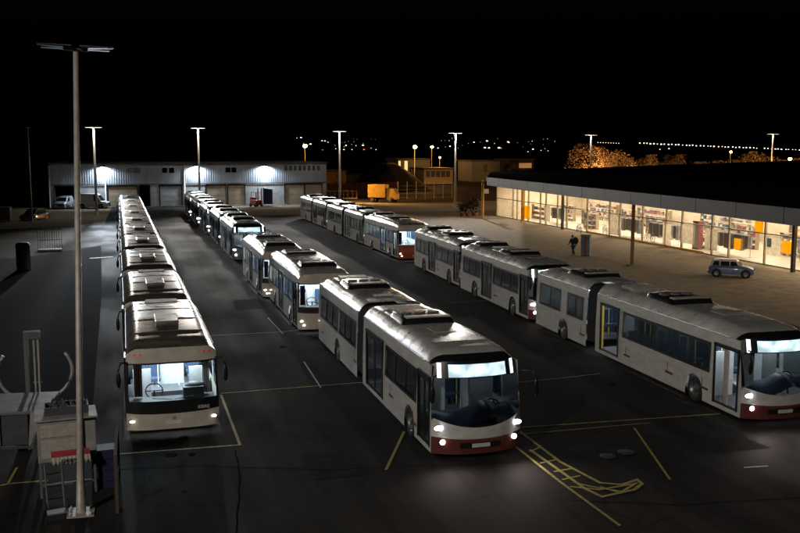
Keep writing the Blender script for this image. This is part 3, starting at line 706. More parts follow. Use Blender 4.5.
# downpipe / buttress pieces
for px in (50, 106, 185):
    m = MB(); x = X_at(px); m.tube([(x, -.15, 0), (x, -.15, 6.6)], .09, 8); m.build('downpipe', 'clad', dep)
for px, e in ((104, 2600), (197, 2600), (265, 3200)):
    x = X_at(px); o = empty('wall_light', (x, Y0-.1, 6.35), 0, {104: 'glaring white wall flood light above the open garage door', 197: 'white wall flood light beside the lamp post behind the middle row', 265: 'white wall flood light above the blue banner'}[px], 'wall light', 'flood lights on the depot wall')
    m = MB(); m.box(-.35, .35, -.65, -.1, .0, .25); m.box(-.06, .06, -.1, .1, .02, .2); m.build('housing', 'black_trim', o)
    m = MB(); m.box(-.3, .3, -.6, -.15, -.02, -.004); m.build('lens', 'e_flood', o)
    spot('wall_flood', (x, Y0-.75, 6.24), (x, Y0+.4, 1.5), e*1.15, .2, 165, (.72, .86, 1), .5)
    spot('yard_flood', (x, Y0-.85, 6.35), ({104: -.5, 197: 7, 265: 12}[px], 60, 3.0), {104: 85000, 197: 16000, 265: 8000}[px], .35, 20, (.70, .84, 1), .9)
o = empty('wall_light', (xb+.15, Y0+2.5, 5.2), 0, 'added unseen orange sodium lamp on the right end wall of the long grey building', 'wall light')
m = MB(); m.box(-.15, .25, -.2, .2, 0, .2); m.build('housing', 'black_trim', o); m = MB(); m.box(.0, .22, -.15, .15, -.03, -.004); m.build('lens', 'e_orange', o)
spot('added_sodium_light', (xb+.5, Y0+2.3, 5.1), (xb+9, Y0+2, 1.2), 20000, .2, 120, (1, .52, .14), .8)  # added lamp, out of sight round the corner, to brighten the yellow truck
# blue banner + orange machine
x = X_at(269); o = empty('banner', (X_at(268, 150), 150, 0), 0, 'blue upright banner on a stand against the grey wall', 'banner')
m = MB(); m.grid(lambda a, b: (-.75+1.5*a, .1*sin(a*6), .3+2.6*b*(1-.08*a)), 8, 6); m.build('cloth', 'shop_blue2' if 'shop_blue2' in M else 'navy', o)
m = MB(); m.tube([(-.78, 0, 0), (-.78, 0, 3.1)], .04); m.build('upright', 'pole_metal', o); m = MB(); m.tube([(-.9, -.4, .03), (.7, .4, .03)], .04); m.build('foot_bar', 'pole_metal', o)
mat('banner_blue', (.02, .05, .2), .7); bpy.data.objects['cloth'].data.materials[0] = M['banner_blue']
o = empty('forklift', (X_at(256, 149), 149, 0), .5, 'orange forklift standing beside the blue banner', 'forklift')
m = MB(); m.box(-.6, .6, -.9, .9, .3, 1.1); m.box(-.55, .55, .45, 1.0, 1.1, 1.5); m.build('body', 'bus_orange', o, .05)
m = MB()
for a in (-.55, .55):
    for b in (-.8, .7): m.tube([(a, b, 1.1), (a*.9, b*.8, 2.3)], .04)
m.box(-.58, .58, -.75, .65, 2.3, 2.36); m.build('overhead_guard', 'black_trim', o)
m = MB()
for a in (-.35, .35): m.box(a-.06, a+.06, -1.1, -.95, .1, 3.0); m.box(a-.06, a+.06, -2.1, -1.1, .1, .16)
m.build('mast', 'bus_orange', o)
for a in (-.6, .6):
    for b in (-.6, .65): m = MB(); m.lathe([(-.1, 0), (-.1, .3), (.1, .3), (.1, 0)], (a, b, .3), 'x', 16); m.build('wheel', 'rubber', o)

# ------------------------------------------------------------------ vehicles
def vehicle(name, L, W, Hh, prof, belt, body, upper, loc, rz, label, cat, wheels, glass, wr=.3, lights=True, grp=None):
    """prof: list of (y, z, wfrac) top outline from front (y=0) to back; body below belt, cabin above"""
    o = empty(name, loc, rz, label, cat, grp)
    def shell(pts, mname, nm, zlow):
        m = MB(); rows = []
        for y, z, wf in pts:
            w = W/2*wf; zl_ = zlow
            rows.append([(-w, y, zl_), (-w*1.0, y, zl_+(z-zl_)*.6), (-w*.95, y, z-(z-zl_)*.12), (-w*.82, y, z), (w*.82, y, z), (w*.95, y, z-(z-zl_)*.12), (w, y, zl_+(z-zl_)*.6), (w, y, zl_)])
        vs = [v for r in rows for v in r]; k = len(rows)
        m.add(vs, [(i*8+j, i*8+j+1, (i+1)*8+j+1, (i+1)*8+j) for i in range(k-1) for j in range(7)]+[tuple(range(8)), tuple((k-1)*8+j for j in range(8))], 0, True)
        return m.build(nm, mname, o)
    shell(prof['body'], body, 'body', .22); cb = shell(prof['cabin'], upper, 'roof', belt)
    for q in (-1, 1):
        for y0, y1, y2, y3 in glass['side']:
            m = MB(); w = W/2*1.004; h0 = belt+.04; h1 = prof['top']-.14
            m.add([(q*w*.99, y0, h0), (q*w*.99, y1, h0), (q*w*.93, y2, h1), (q*w*.93, y3, h1)], [(0, 1, 2, 3)]); m.build('window', 'glass_side', o)
        for y in wheels:
            m = MB(); x = q*(W/2-.06); m.lathe([(-.09, .18), (-.1, wr-.04), (-.06, wr), (.06, wr), (.1, wr-.04), (.09, .18)], (x, y, wr), 'x', 20); w_ = m.build('wheel', 'rubber', o)
            m = MB(); m.lathe([(q*.095, .19), (q*.08, .12), (q*.1, 0)], (x, y, wr), 'x', 16); m.build('rim', 'rim', w_)
            m = MB(); m.lathe([(-.02, 0), (-.02, wr+.07)], (q*(W/2-.012), y, wr), 'x', 20); m.lathe([(q*.02, wr+.07), (q*.02, wr+.0)], (q*(W/2), y, wr), 'x', 20); m.build('wheel_arch', 'black_trim', o)
    for (a, b, c, d) in glass['ends']:
        m = MB(); m.add([(-W*.40, a, b), (W*.40, a, b), (W*.36, c, d), (-W*.36, c, d)], [(0, 1, 2, 3)]); m.build('windscreen', 'glass_side', o)
    for q in (-1, 1):
        m = MB(); m.ball((q*W*.36, prof['body'][0][0]-.0, .62), .1, .05, .09); m.build('headlight', 'rim', o)
        m = MB(); m.box(q*W*.40-.06, q*W*.40+.06, L-.0, L+.03, .55, .72); m.build('tail_light', 'lamp_red', o)
    m = MB(); m.box(-W*.46, W*.46, -.08, .02, .34, .46); m.box(-W*.46, W*.46, L-.02, L+.08, .34, .46); m.build('bumper', 'rim', o)
    return o
mat('glass_side', (.012, .014, .018), .45, var=.2, spec=.04)
# small vintage car: front faces right (down-right in the picture)
f0 = Vector((42.05, 56.1)); b0 = Vector((39.45, 58.35)); d = (b0-f0); ang = math.atan2(-d.x, d.y)
CL = d.length
prof = {'top': 1.42, 'body': [(0, .62, .72), (.12, .74, .9), (.5, .84, 1), (.95, .92, 1), (CL-.9, .92, 1), (CL-.2, .90, .96), (CL, .78, .85)],
        'cabin': [(.95, .93, .9), (1.2, 1.30, .86), (1.4, 1.42, .84), (CL-.9, 1.42, .84), (CL-.35, 1.34, .84), (CL-.12, .93, .9)]}
vehicle('parked_car', CL, 1.55, 1.42, prof, .90, 'car_blue', 'car_white', (f0.x, f0.y, 0), ang, 'small vintage estate car, white over blue, parked before the shop windows', 'car', (.55, CL-.65),
        {'side': [(1.12, 1.75, 1.75, 1.33), (1.83, 2.5, 2.5, 1.83), (2.6, CL-.3, CL-.45, 2.6)] if CL > 3.2 else [(1.12, 1.75, 1.75, 1.33), (1.83, 2.6, 2.6, 1.83)], 'ends': [(.93, .95, 1.16, 1.30), (CL-.10, 1.0, CL-.3, 1.30)]}, .31)
bpy.data.objects['parked_car'].scale = (.88,)*3
prof = {'top': 1.46, 'body': [(0, .58, .78), (.15, .72, .95), (1.0, .84, 1), (3.6, .92, 1), (4.2, .88, .9)], 'cabin': [(1.0, .85, .9), (1.6, 1.38, .82), (2.4, 1.46, .8), (3.3, 1.40, .8), (3.9, .9, .85)]}
g = at(25, 221)
vehicle('parked_car', 4.2, 1.8, 1.46, prof, .84, 'car_black', 'car_black', (g[0], g[1], 0), -.5, 'black hatchback parked beside the unlit lamp post at the far left', 'car', (.8, 3.4),
        {'side': [(1.2, 2.2, 2.2, 1.7), (2.3, 3.5, 3.1, 2.3)], 'ends': [(.98, .87, 1.56, 1.34)]}, .33)
prof = {'top': 2.3, 'body': [(0, .9, .85), (.2, 1.05, .97), (.9, 1.2, 1), (4.6, 1.25, 1), (4.8, 1.2, .97)], 'cabin': [(.85, 1.15, .95), (1.5, 2.1, .9), (1.8, 2.3, .88), (4.6, 2.3, .88), (4.8, 1.2, .95)]}
g = at(88, 214)
vehicle('parked_van', 4.8, 1.95, 2.3, prof, 1.15, 'car_white', 'car_white', (g[0]+2.5, 151, 0), radians(72), 'white delivery van parked sideways by the open garage door', 'van', (.9, 3.8),
        {'side': [(1.1, 2.0, 2.0, 1.6)], 'ends': [(.82, 1.2, 1.45, 2.05)]}, .36)
g = at(62, 213)
vehicle('parked_van', 4.2, 1.9, 1.9, {'top': 1.9, 'body': prof['body'][:4]+[(4.2, 1.2, .97)], 'cabin': [(.85, 1.15, .95), (1.5, 1.8, .9), (3.9, 1.9, .88), (4.15, 1.2, .95)]}, 1.12, 'bus_silver', 'bus_silver', (g[0]-1., 150.5, 0), -.25, 'grey van standing nose-out at the open garage door', 'van', (.9, 3.3),
        {'side': [(1.2, 2.2, 2.2, 1.6)], 'ends': [(.80, 1.19, 1.42, 1.72)]}, .34)
# skip / container at far left
g = at(4, 222); o = empty('container', (g[0], g[1], 0), 0, 'pale metal waste container at the left edge beside the black car', 'container')
m = MB(); m.box(-1.7, .75, 0, 1.8, .15, 1.75)
for k in range(6): m.box(-1.6+.4*k, -1.52+.4*k, -.06, 0, .2, 1.7)
m.build('body', 'white_cab', o); m = MB(); m.box(-1.75, .8, -.05, 1.85, 1.75, 1.85); m.build('lid', 'cab_grey', o)

# yellow truck beyond the yard
g = at(382, 203); o = empty('truck', (g[0]+2.8, g[1], 0), radians(60), 'yellow box truck parked behind the far buses under orange light', 'truck')
m = MB(); m.box(-1.2, 1.2, 1.9, 5.0, .9, 3.1); m.build('cargo_box', 'truck_yellow', o, .05)
m = MB(); vs = [(-1.1, 0, .6), (1.1, 0, .6), (1.1, 0, 1.5), (-1.1, 0, 1.5), (-1.05, .45, 2.4), (1.05, .45, 2.4), (-1.05, 1.7, 2.5), (1.05, 1.7, 2.5), (-1.1, 1.7, .6), (1.1, 1.7, .6)]
m.add(vs, [(0, 1, 2, 3), (3, 2, 5, 4), (4, 5, 7, 6), (6, 7, 9, 8), (0, 3, 4, 6, 8), (1, 9, 7, 5, 2), (0, 8, 9, 1)]); m.build('cab', 'truck_yellow', o)
m = MB(); m.add([(-.95, .04, 1.56), (.95, .04, 1.56), (.92, .40, 2.28), (-.92, .40, 2.28)], [(0, 1, 2, 3)]); m.build('windscreen', 'glass_side', o)
m = MB(); m.box(-.5, .5, 1.7, 5, .6, .9); m.build('chassis', 'black_trim', o)
for q in (-1, 1):
    for y in (.85, 4.1): m = MB(); m.lathe([(-.15, 0), (-.15, .45), (.15, .45), (.15, 0)], (q*.98, y, .45), 'x', 18); m.build('wheel', 'rubber', o)
g = at(352, 204); o = empty('trailer', (g[0]+1, g[1], 0), radians(80), 'rusty open frame trailer beside the yellow truck', 'trailer')
m = MB(); m.box(-1.1, 1.1, 0, 5.5, .8, .95); m.build('deck', 'rust', o)
m = MB()
for k in range(8):
    for q in (-1, 1): m.box(q*1.05-.04, q*1.05+.04, .1+.74*k, .18+.74*k, .95, 2.1)
for q in (-1, 1): m.box(q*1.05-.05, q*1.05+.05, .1, 5.4, 2.1, 2.2)
m.build('side_rail', 'rust', o)
for q in (-1, 1):
    for y in (3.4, 4.4): m = MB(); m.lathe([(-.12, 0), (-.12, .4), (.12, .4), (.12, 0)], (q*.9, y, .4), 'x', 16); m.build('wheel', 'rubber', o)

# ------------------------------------------------------------------ shop building with glass front
sh = empty('shop_building', (47.4, 80, 0), 0, 'long glass-fronted shop with lit interior under a wide black flat roof', 'building')
def sb(name, boxes, mt, parent=sh, bevel=0, local=True):
    m = MB()
    for b in boxes: m.box(b[0]-47.4, b[1]-47.4, b[2]-80, b[3]-80, b[4], b[5])
    return m.build(name, mt, parent, bevel)
FA, FB = 30., 118.5
sb('interior_floor', [(47.5, 66, FA, FB, .0, .03)], 'shop_floor')
sb('back_wall', [(60, 60.3, FA, FB, 0, 4.8), (47.5, 60, FB, FB+.25, 0, 4.8), (47.5, 60, FA-.3, FA, 0, 4.8)], 'shop_wall')
sb('ceiling', [(47.45, 60, FA, FB, 4.75, 4.85)], 'inner_wall')
for k in range(9):
    y = FA+4+9.9*k
    sb('ceiling_light', [(49.8, 50.1, y, y+6, 4.66, 4.74), (54, 54.3, y, y+6, 4.66, 4.74)], 'e_ceil')
# mullions: bays
ys = []; y = 50.2
bay = [3.2, 1.6, 3.6, 3.6, 1.4, 4.2, 4.2, 2.0, 3.8, 4.4, 4.6, 2.4, 4.6, 2.6, 4.2, 4.4, 2.2, 5.0, 5.0, 2.5]
yy = FA; bounds = [FA]
k = 0
while yy < FB-2.5: yy += bay[k % len(bay)]; bounds.append(min(yy, FB)); k += 1
bounds[-1] = FB
for i, y in enumerate(bounds): sb('mullion', [(47.30, 47.46, y-.07, y+.07, 0, 4.8)], 'frame_metal')
sb('transom', [(47.33, 47.43, bounds[i]+.07, bounds[i+1]-.07, z, z+.09) for i in range(len(bounds)-1) for z in (.03, 2.45)], 'frame_metal')
for i in range(len(bounds)-1):
    a, b = bounds[i]+.07, bounds[i+1]-.07; m_ = MB()
    m_.add([(-.02, a-80, .12), (-.02, b-80, .12), (-.02, b-80, 2.45), (-.02, a-80, 2.45)], [(0, 1, 2, 3)])
    m_.add([(-.02, a-80, 2.54), (-.02, b-80, 2.54), (-.02, b-80, 4.75), (-.02, a-80, 4.75)], [(0, 1, 2, 3)]); m_.build('window', 'glass_shop', sh)
for y in (57.6, 96.5): sb('column', [(46.5, 46.75, y, y+.25, 0, 4.84)], 'black_trim')
sb('corner_post', [(46.9, 47.25, 108.8, 109.15, 0, 4.8)], 'truck_yellow')
# dado band (yellow strip low)
sb('kick_panel', [(47.28, 47.31, 70, 92, .06, .22), (47.28, 47.31, 50, 56, .06, .22)], 'poster_yellow')
# canopy roof: polygon with slight slope
rp = [(33.4, 20), (36.9, 64.4), (40.25, 104), (47.0, 120), (78, 126), (110, 126), (110, 20)]
def rz_(x): return 5.78+max(0, x-37)*.024
m = MB(); n = len(rp)
top = [(x-47.4, y-80, rz_(x)) for x, y in rp]; bot = [(x-47.4, y-80, rz_(x)-.12) for x, y in rp]
m.add(top+bot, [tuple(range(n))[::-1], tuple(range(n, 2*n))]+[(i, (i+1) % n, n+(i+1) % n, n+i) for i in range(n)]); m.build('roof', 'roof_black', sh)
m = MB(); seg = [rp[0], rp[1], rp[2], rp[3]]
m.add([(47.35-47.4, 20-80, 4.87), (33.5-47.4, 20-80, 4.87), (36.95-47.4, 64.4-80, 4.87), (40.3-47.4, 104-80, 4.87), (47.05-47.4, 119.8-80, 4.87)], [(0, 1, 2, 3, 4)]); m.build('soffit', 'shop_wall', sh)
for i in range(3):
    (xa_, ya_), (xb_, yb_) = seg[i], seg[i+1]; d = Vector((xb_-xa_, yb_-ya_, 0)); Ln = d.length; d /= Ln; nn = Vector((-d.y, d.x, 0)); N = max(1, round(Ln/4.8))
    for k in range(N):
        p = Vector((xa_-47.4, ya_-80, 4.84))+d*(Ln*k/N+.03)+nn*.06; m = MB(); m.obox(p, d*(Ln/N-.06), -nn*.05, (0, 0, .92)); m.build('fascia_panel', 'fascia', sh)
    m = MB(); m.obox(Vector((xa_-47.4, ya_-80, 4.80))-nn*.0, d*Ln, -nn*.15, (0, 0, .98)); m.build('fascia_backing', 'black_trim', sh)
for i, (px, Y) in enumerate(((0, 64.4), (0, 31.), )):
    o = empty('canopy_post', (37.0+(Y-64.4)*.075+.1, Y, 0), 0, 'dark steel post under the black canopy edge, ' + ('on the open forecourt' if i == 0 else 'beyond the right end of the view'), 'post')
    m = MB(); m.box(-.10, .10, -.10, .10, .05, 4.86); m.build('shaft', 'rust' if i == 0 else 'black_trim', o); m = MB(); m.box(-.35, .35, -.35, .35, 0, .12); m.build('footing', 'concrete', o)
# yellow post at the far end of the shop
c = at(482.5, 218.6); o = empty('yellow_post', (c[0], c[1], 0), 0, 'tall yellow post at the far left corner of the lit shop', 'post')
m = MB(); m.tube([(0, 0, 0), (0, 0, 5)], .17, 12); m.build('shaft', 'truck_yellow', o); m = MB(); m.box(-.1, .8, -.1, .1, 3.3, 3.9); m.build('bracket', 'poster_white', o)
# interior lights
for k in range(5):
    y = 38+17*k; l = bpy.data.lights.new('shop_ceiling_lamp', 'AREA'); l.shape = 'RECTANGLE'; l.size = 9; l.size_y = 14; l.energy = 3700; l.color = (1, .86, .70)
    o = bpy.data.objects.new('shop_ceiling_lamp', l); COL.objects.link(o); o.location = (53.5, y+4, 4.6)
# interior furnishings
def shelf(x, y, w, h, mt, label, grp):
    o = empty('shelf_unit', (x, y, 0), 0, label, 'shelf', grp)
    m = MB(); m.box(0, .4, 0, .05, 0, h); m.box(0, .4, w-.05, w, 0, h)
    n = int(h/.5)
    for k in range(n+1): m.box(0, .4, .05, w-.05, k*(h-.05)/n, k*(h-.05)/n+.04)
    m.build('frame', 'frame_metal', o)
    m = MB()
    for k in range(n):
        yy = .1; z = k*(h-.05)/n+.042
        while yy < w-.3:
            b = random.uniform(.12, .35); hh = random.uniform(.18, .38)
            if random.random() < .85: m.box(.03, .33, yy, yy+b, z, z+hh, random.randrange(4))
            yy += b+.03
    m.build('goods', [mt, 'poster_white', 'shop_blue', 'shop_red'], o)
def rack(x, y, w, label):
    o = empty('clothes_rack', (x, y, 0), 0, label, 'clothes rack', 'clothes racks in the shop')
    m = MB()
    for yy in (0, w): m.tube([(0, yy, 0), (0, yy, 1.9)], .025); m.tube([(-.3, yy, .03), (.3, yy, .03)], .025)
    m.tube([(0, 0, 1.9), (0, w, 1.9)], .025); m.build('frame', 'rim', o)
    m = MB(); n = int(w/.13)
    for k in range(n):
        yy = .06+k*.13; ln = random.uniform(.9, 1.4); m.box(-.22, .22, yy, yy+.085, 1.85-ln, 1.85, random.choice((0, 0, 0, 1, 2, 3)))
    m.build('garments', ['cloth_mix', 'shop_red', 'shop_blue', 'poster_white'], o)
racklabs = [(49.4, 66.5, 4.5, 'dark clothes rack behind the glass directly right of the forecourt post'), (49.2, 77, 5.0, 'dark clothes rack behind the glass left of the forecourt post'), (49.6, 84.5, 4.2, 'clothes rack behind the glass above the walking person'),
            (51.5, 59.2, 3.8, 'clothes rack behind the small vintage car'), (50.2, 103, 4, 'clothes rack near the far left end of the shop')]
for r in racklabs: rack(*r)
sl = [(57.5, 40, 6, 2.2, 'tall stocked shelf against the rear wall at the right end'), (57.5, 52, 7, 2.3, 'tall stocked shelf on the rear wall behind the yellow posters'), (57.5, 64, 8, 2.2, 'tall stocked shelf on the rear wall behind the vintage car'), (57.5, 78, 8, 2.4, 'tall stocked shelf on the rear wall behind the forecourt post'),
      (57.5, 92, 7, 2.2, 'tall stocked shelf on the rear wall behind the walking person'), (57.5, 104, 8, 2.2, 'tall stocked shelf on the rear wall at the far end'), (50.3, 55.0, 2.5, 1.4, 'low stocked shelf just inside the glass by the vintage car'), (49.8, 72.3, 2.2, 1.3, 'low stocked shelf by the glass near the forecourt post'),
      (50, 95, 3, 1.8, 'stocked shelf by the glass near the leaning bicycle'), (50.5, 110, 4, 1.9, 'stocked shelf by the glass at the far left end'), (50, 44, 3, 1.5, 'low stocked shelf inside the glass at the right edge')]
for k in range(11):
    sl.append((52.6+.5*(k % 3), 36+7.1*k, 3.2+.6*(k % 2), 1.7+.3*(k % 3), 'stocked island shelf on the shop floor, number %d from the right end' % (k+1)))
for s_ in sl: shelf(s_[0], s_[1], s_[2], s_[3], 'shelf_mix', s_[4], 'shelves in the shop')
o = empty('red_cabinet', (48.8, 73.2, 0), 0, 'red upright cabinet inside the shop glass', 'cabinet'); m = MB(); m.box(0, .5, 0, .9, 0, 2.6); m.build('carcass', 'shop_red', o, .02); m = MB(); m.box(-.03, -.004, .06, .84, .2, 2.4); m.build('door', 'poster_white', o)
# posters on the glass
def poster(y, z, w, h, mt, label, grp='posters on the shop glass'):
    m = MB(); m.box(47.265, 47.285, y, y+w, z, z+h); o = m.build('poster', mt); tag(o, label, 'poster', grp); return o
def fy(px):  # facade y at picture x
    best = min(range(300, 1190), key=lambda q: abs(proj(47.4, q/10, 1)[0]-px)); return best/10
def proj(X, Y, Z):
    p = Vector((X, Y, Z-H)); w = p.dot(fwd); return (400+F*p.dot(rgt)/w, 266.5-F*p.dot(upv)/w)
for a, b, z, h, mt, lab in ((792, 783, 1.2, .95, 'poster_amber', 'yellow square poster on the glass at the right edge'), (763, 755, 2.55, 1.0, 'poster_amber', 'yellow poster high on the glass right of the vintage car'), (742, 735, .9, .9, 'poster_amber', 'yellow poster on the glass just above the vintage car bonnet'),
                            (694, 681, .7, 1.7, 'poster_film', 'large white poster on the glass left of the vintage car'), (782, 768, .9, 1.5, 'poster_film', 'white poster on the glass between two yellow ones'),
                            (776, 768, 1.5, .7, 'poster_blue', 'blue and white notice above the dark threshold on the glass'), (531, 524, .4, 1.6, 'poster_amber', 'narrow yellow poster by the far yellow corner of the glass'), (718, 706, .5, 1.8, 'poster_film', 'white frosted panel on the glass just behind the vintage car roof'), (672, 664, .2, 2.0, 'poster_film', 'narrow white frosted panel on the glass between the post and the large white poster'),
 (622, 611, .3, 2.1, 'poster_film', 'white frosted door panel on the glass left of the forecourt post'), (551, 545, .5, 1.9, 'poster_film', 'white frosted panel on the glass above the leaning bicycle'), (513, 506, .4, 1.9, 'poster_film', 'white frosted panel nearest the far left end of the glass'), (798, 794, 2.6, .9, 'poster_amber', 'orange-yellow strip high on the glass at the right edge')):
    ya, yb = fy(a), fy(b)
    if mt == 'poster_blue': ya += .4; yb -= .3
    po = poster(ya, z, max(.5, yb-ya), h, mt, lab)
    if mt == 'poster_blue': po.location.x = -.03
# bicycle
def bicycle(x, y, rz, label, fm='black_trim'):
    o = empty('bicycle', (x, y, 0), rz, label, 'bicycle', 'bicycles at the shop')
    for yy in (0, 1.05):
        m = MB(); c = Vector((0, yy, .34)); pts = [c+Vector((0, .32*cos(t), .32*sin(t))) for t in [2*pi*k/24 for k in range(25)]]; m.tube(pts, .025, 6, cap=False); w = m.build('wheel', 'rubber', o)
        m = MB()
        for k in range(8): t = pi*k/8; m.tube([c+Vector((0, .31*cos(t), .31*sin(t))), c-Vector((0, .31*cos(t), .31*sin(t)))], .006, 4)
        m.build('spokes', 'rim', w)
    m = MB(); bb = (0, .45, .3); st = (0, .30, .85); hd = (0, .85, .85)
    for a, b in ((bb, st), (bb, hd), ((0, .32, .78), hd), ((0, 0, .34), bb), ((0, 0, .34), (0, .32, .75)), ((0, 1.05, .34), (0, .83, .95))): m.tube([a, b], .02, 6)
    m.build('frame', fm, o)
    m = MB(); m.tube([(-.28, .78, .98), (0, .83, .97), (.28, .78, .98)], .015, 6); m.build('handlebar', 'rim', o)
    m = MB(); m.ball((0, .28, .9), .07, .14, .04); m.build('saddle', 'black_trim', o)
c = at(553, 233.5); bicycle(46.7, c[1]+.0, -.1, 'black bicycle leaning against the shop glass outside')
bicycle(48.6, 80.5, .1, 'dark bicycle displayed inside the shop left of the post'); bicycle(48.7, 90, -.15, 'dark bicycle displayed inside the shop behind the walking person', 'shop_blue')
# litter bin column by the person
c = at(585.5, 256); o = empty('advertising_column', (c[0], c[1], 0), -.6, 'grey upright bin with a red stripe beside the walking person', 'litter bin')
m = MB(); m.box(-.38, .38, -.35, .35, .05, 1.75); m.build('casing', 'bin_grey', o, .05); o.name = 'litter_bin'
m = MB(); m.box(-.09, .09, -.363, -.352, .1, 1.7); m.build('stripe', 'shop_red', o); m = MB(); m.box(-.42, .42, -.39, .39, 1.75, 1.83); m.build('lid', 'vent_grey', o)

# ------------------------------------------------------------------ walking person
def person(x, y, rz, label, hgt=1.75):
    o = empty('person', (x, y, 0), rz, label, 'person')
    def skin(name, verts, edges, mt, parent, sub=2):
        me = bpy.data.meshes.new(name); me.from_pydata([v[0] for v in verts], edges, []); ob = bpy.data.objects.new(name, me); COL.objects.link(ob); ob.parent = parent
        md = ob.modifiers.new('skin', 'SKIN'); 
        for i, v in enumerate(verts):
            sv = me.skin_vertices[0].data[i]; sv.radius = v[1] if isinstance(v[1], tuple) else (v[1], v[1]); sv.use_root = (i == 0)
        md.use_smooth_shade = True; sd = ob.modifiers.new('sub', 'SUBSURF'); sd.levels = sd.render_levels = sub
        dg = bpy.context.evaluated_depsgraph_get(); me2 = bpy.data.meshes.new_from_object(ob.evaluated_get(dg)); ob.modifiers.clear(); ob.data = me2
        me2.materials.append(M[mt]); return ob
    # body facing -y, walking: left leg forward, right leg back, leaning a little forward
    V = [((0, 0, .95), (.15, .11)), ((0, -.03, 1.15), (.14, .10)), ((0, -.07, 1.36), (.17, .11)), ((0, -.10, 1.50), .06), ((0, -.13, 1.57), .055), ((0, -.15, 1.66), (.085, .10)), ((0, -.15, 1.75), (.075, .09)),
         ((.10, 0, .88), .10), ((.11, -.22, .52), .07), ((.11, -.20, .10), .045), ((.11, -.36, .05), (.045, .035)),
         ((-.10, 0, .88), .10), ((-.11, .10, .50), .07), ((-.11, .42, .17), .045), ((-.11, .38, .05), (.04, .035)),
         ((.21, -.06, 1.42), .06), ((.27, .10, 1.16), .045), ((.27, .06, .92), .033), ((.27, .03, .84), (.018, .035)),
         ((-.21, -.06, 1.42), .06), ((-.26, -.14, 1.16), .045), ((-.25, -.34, 1.02), .033), ((-.25, -.42, 1.0), (.018, .035))]
    E_ = [(0, 1), (1, 2), (2, 3), (3, 4), (4, 5), (5, 6), (0, 7), (7, 8), (8, 9), (9, 10), (0, 11), (11, 12), (12, 13), (13, 14), (2, 15), (15, 16), (16, 17), (17, 18), (2, 19), (19, 20), (20, 21), (21, 22)]
    for hb, dr in ((18, Vector((0, -.1, -.99))), (22, Vector((0, -.95, -.3)))):
        base = Vector(V[hb][0])
        for k in range(5):
            off = Vector((0, 0, 0)); side = Vector((0, 1, 0)) if hb == 18 else Vector((0, .2, .98)).normalized()
            ln = (.05, .075, .082, .076, .06)[k]; s0 = (k-2)*.017
            p = base+side*s0*1.2+dr*(.03 if k else -.01); q = p+dr*ln*.55+side*(s0*.3 if k else -.03); r = q+dr*ln*.45+Vector((-.012, 0, 0))
            i = len(V); V += [(tuple(p), .010), (tuple(q), .009), (tuple(r), .007)]; E_ += [(hb, i), (i, i+1), (i+1, i+2)]
    skin('body', V, E_, 'skin', o)
    skin('coat', [((0, 0, .90), (.185, .145)), ((0, -.03, 1.15), (.17, .13)), ((0, -.07, 1.38), (.195, .135)), ((0, -.10, 1.48), .09), ((.21, -.06, 1.42), .08), ((.27, .10, 1.16), .063), ((.27, .065, .95), .05), ((-.21, -.06, 1.42), .08), ((-.26, -.14, 1.16), .063), ((-.25, -.31, 1.03), .05)],
         [(0, 1), (1, 2), (2, 3), (2, 4), (4, 5), (5, 6), (2, 7), (7, 8), (8, 9)], 'coat_dark', o)
    skin('trousers', [((0, 0, .93), (.165, .125)), ((.10, 0, .86), .115), ((.11, -.22, .52), .085), ((.11, -.20, .12), .065), ((-.10, 0, .86), .115), ((-.11, .10, .50), .085), ((-.11, .40, .19), .065)], [(0, 1), (1, 2), (2, 3), (0, 4), (4, 5), (5, 6)], 'jeans', o)
    m = MB(); m.ball((.11, -.29, .05), .055, .15, .05); m.build('shoe', 'black_trim', o); m = MB(); m.ball((-.11, .36, .07), .055, .13, .06); m.build('shoe', 'black_trim', o)
    m = MB(); m.ball((0, -.13, 1.73), .10, .115, .10, 14, 10); m.build('hair', 'hair', o)
    m = MB(); m.ball((0, -.262, 1.67), .014, .022, .02); m.build('nose', 'skin', o)
    m = MB()
    for q in (-1, 1): m.ball((q*.032, -.245, 1.695), .012, .008, .008)
    m.build('eyes', 'black_trim', o); m = MB(); m.ball((0, -.245, 1.628), .024, .006, .006); m.build('mouth', 'shop_red', o)
    for q in (-1, 1): m = MB(); m.ball((q*.09, -.14, 1.67), .012, .02, .03); m.build('ear', 'skin', o)
    return o
c = at(573, 256); person(c[0], c[1], radians(-60), 'person in dark coat walking across the forecourt carrying a large dark bag')
m = MB(); m.grid(lambda a, b: ((.30+.03*sin(pi*b))*sin(pi*(a-.5))*.9, 0, 0), 2, 2)
bagp = Vector((c[0], c[1], 0)) + Matrix.Rotation(radians(-60), 3, 'Z') @ Vector((0, .16, 0))
o = empty('backpack', (bagp.x, bagp.y, 1.02), radians(-60), 'large dark backpack on the back of the walking person', 'backpack')
m = MB(); m.ball((0, .16, .28), .26, .19, .33, 16, 10); m.build('bag', 'coat_dark', o); m = MB(); m.ball((0, .33, .18), .18, .07, .16, 12, 8); m.build('pocket', 'navy', o)
m = MB()
for q in (-1, 1): m.tube([(q*.13, .0, .48), (q*.15, -.22, .47), (q*.15, -.38, .30), (q*.14, -.30, .1), (q*.13, 0, .02)], .018, 6)
m.build('strap', 'black_trim', o)

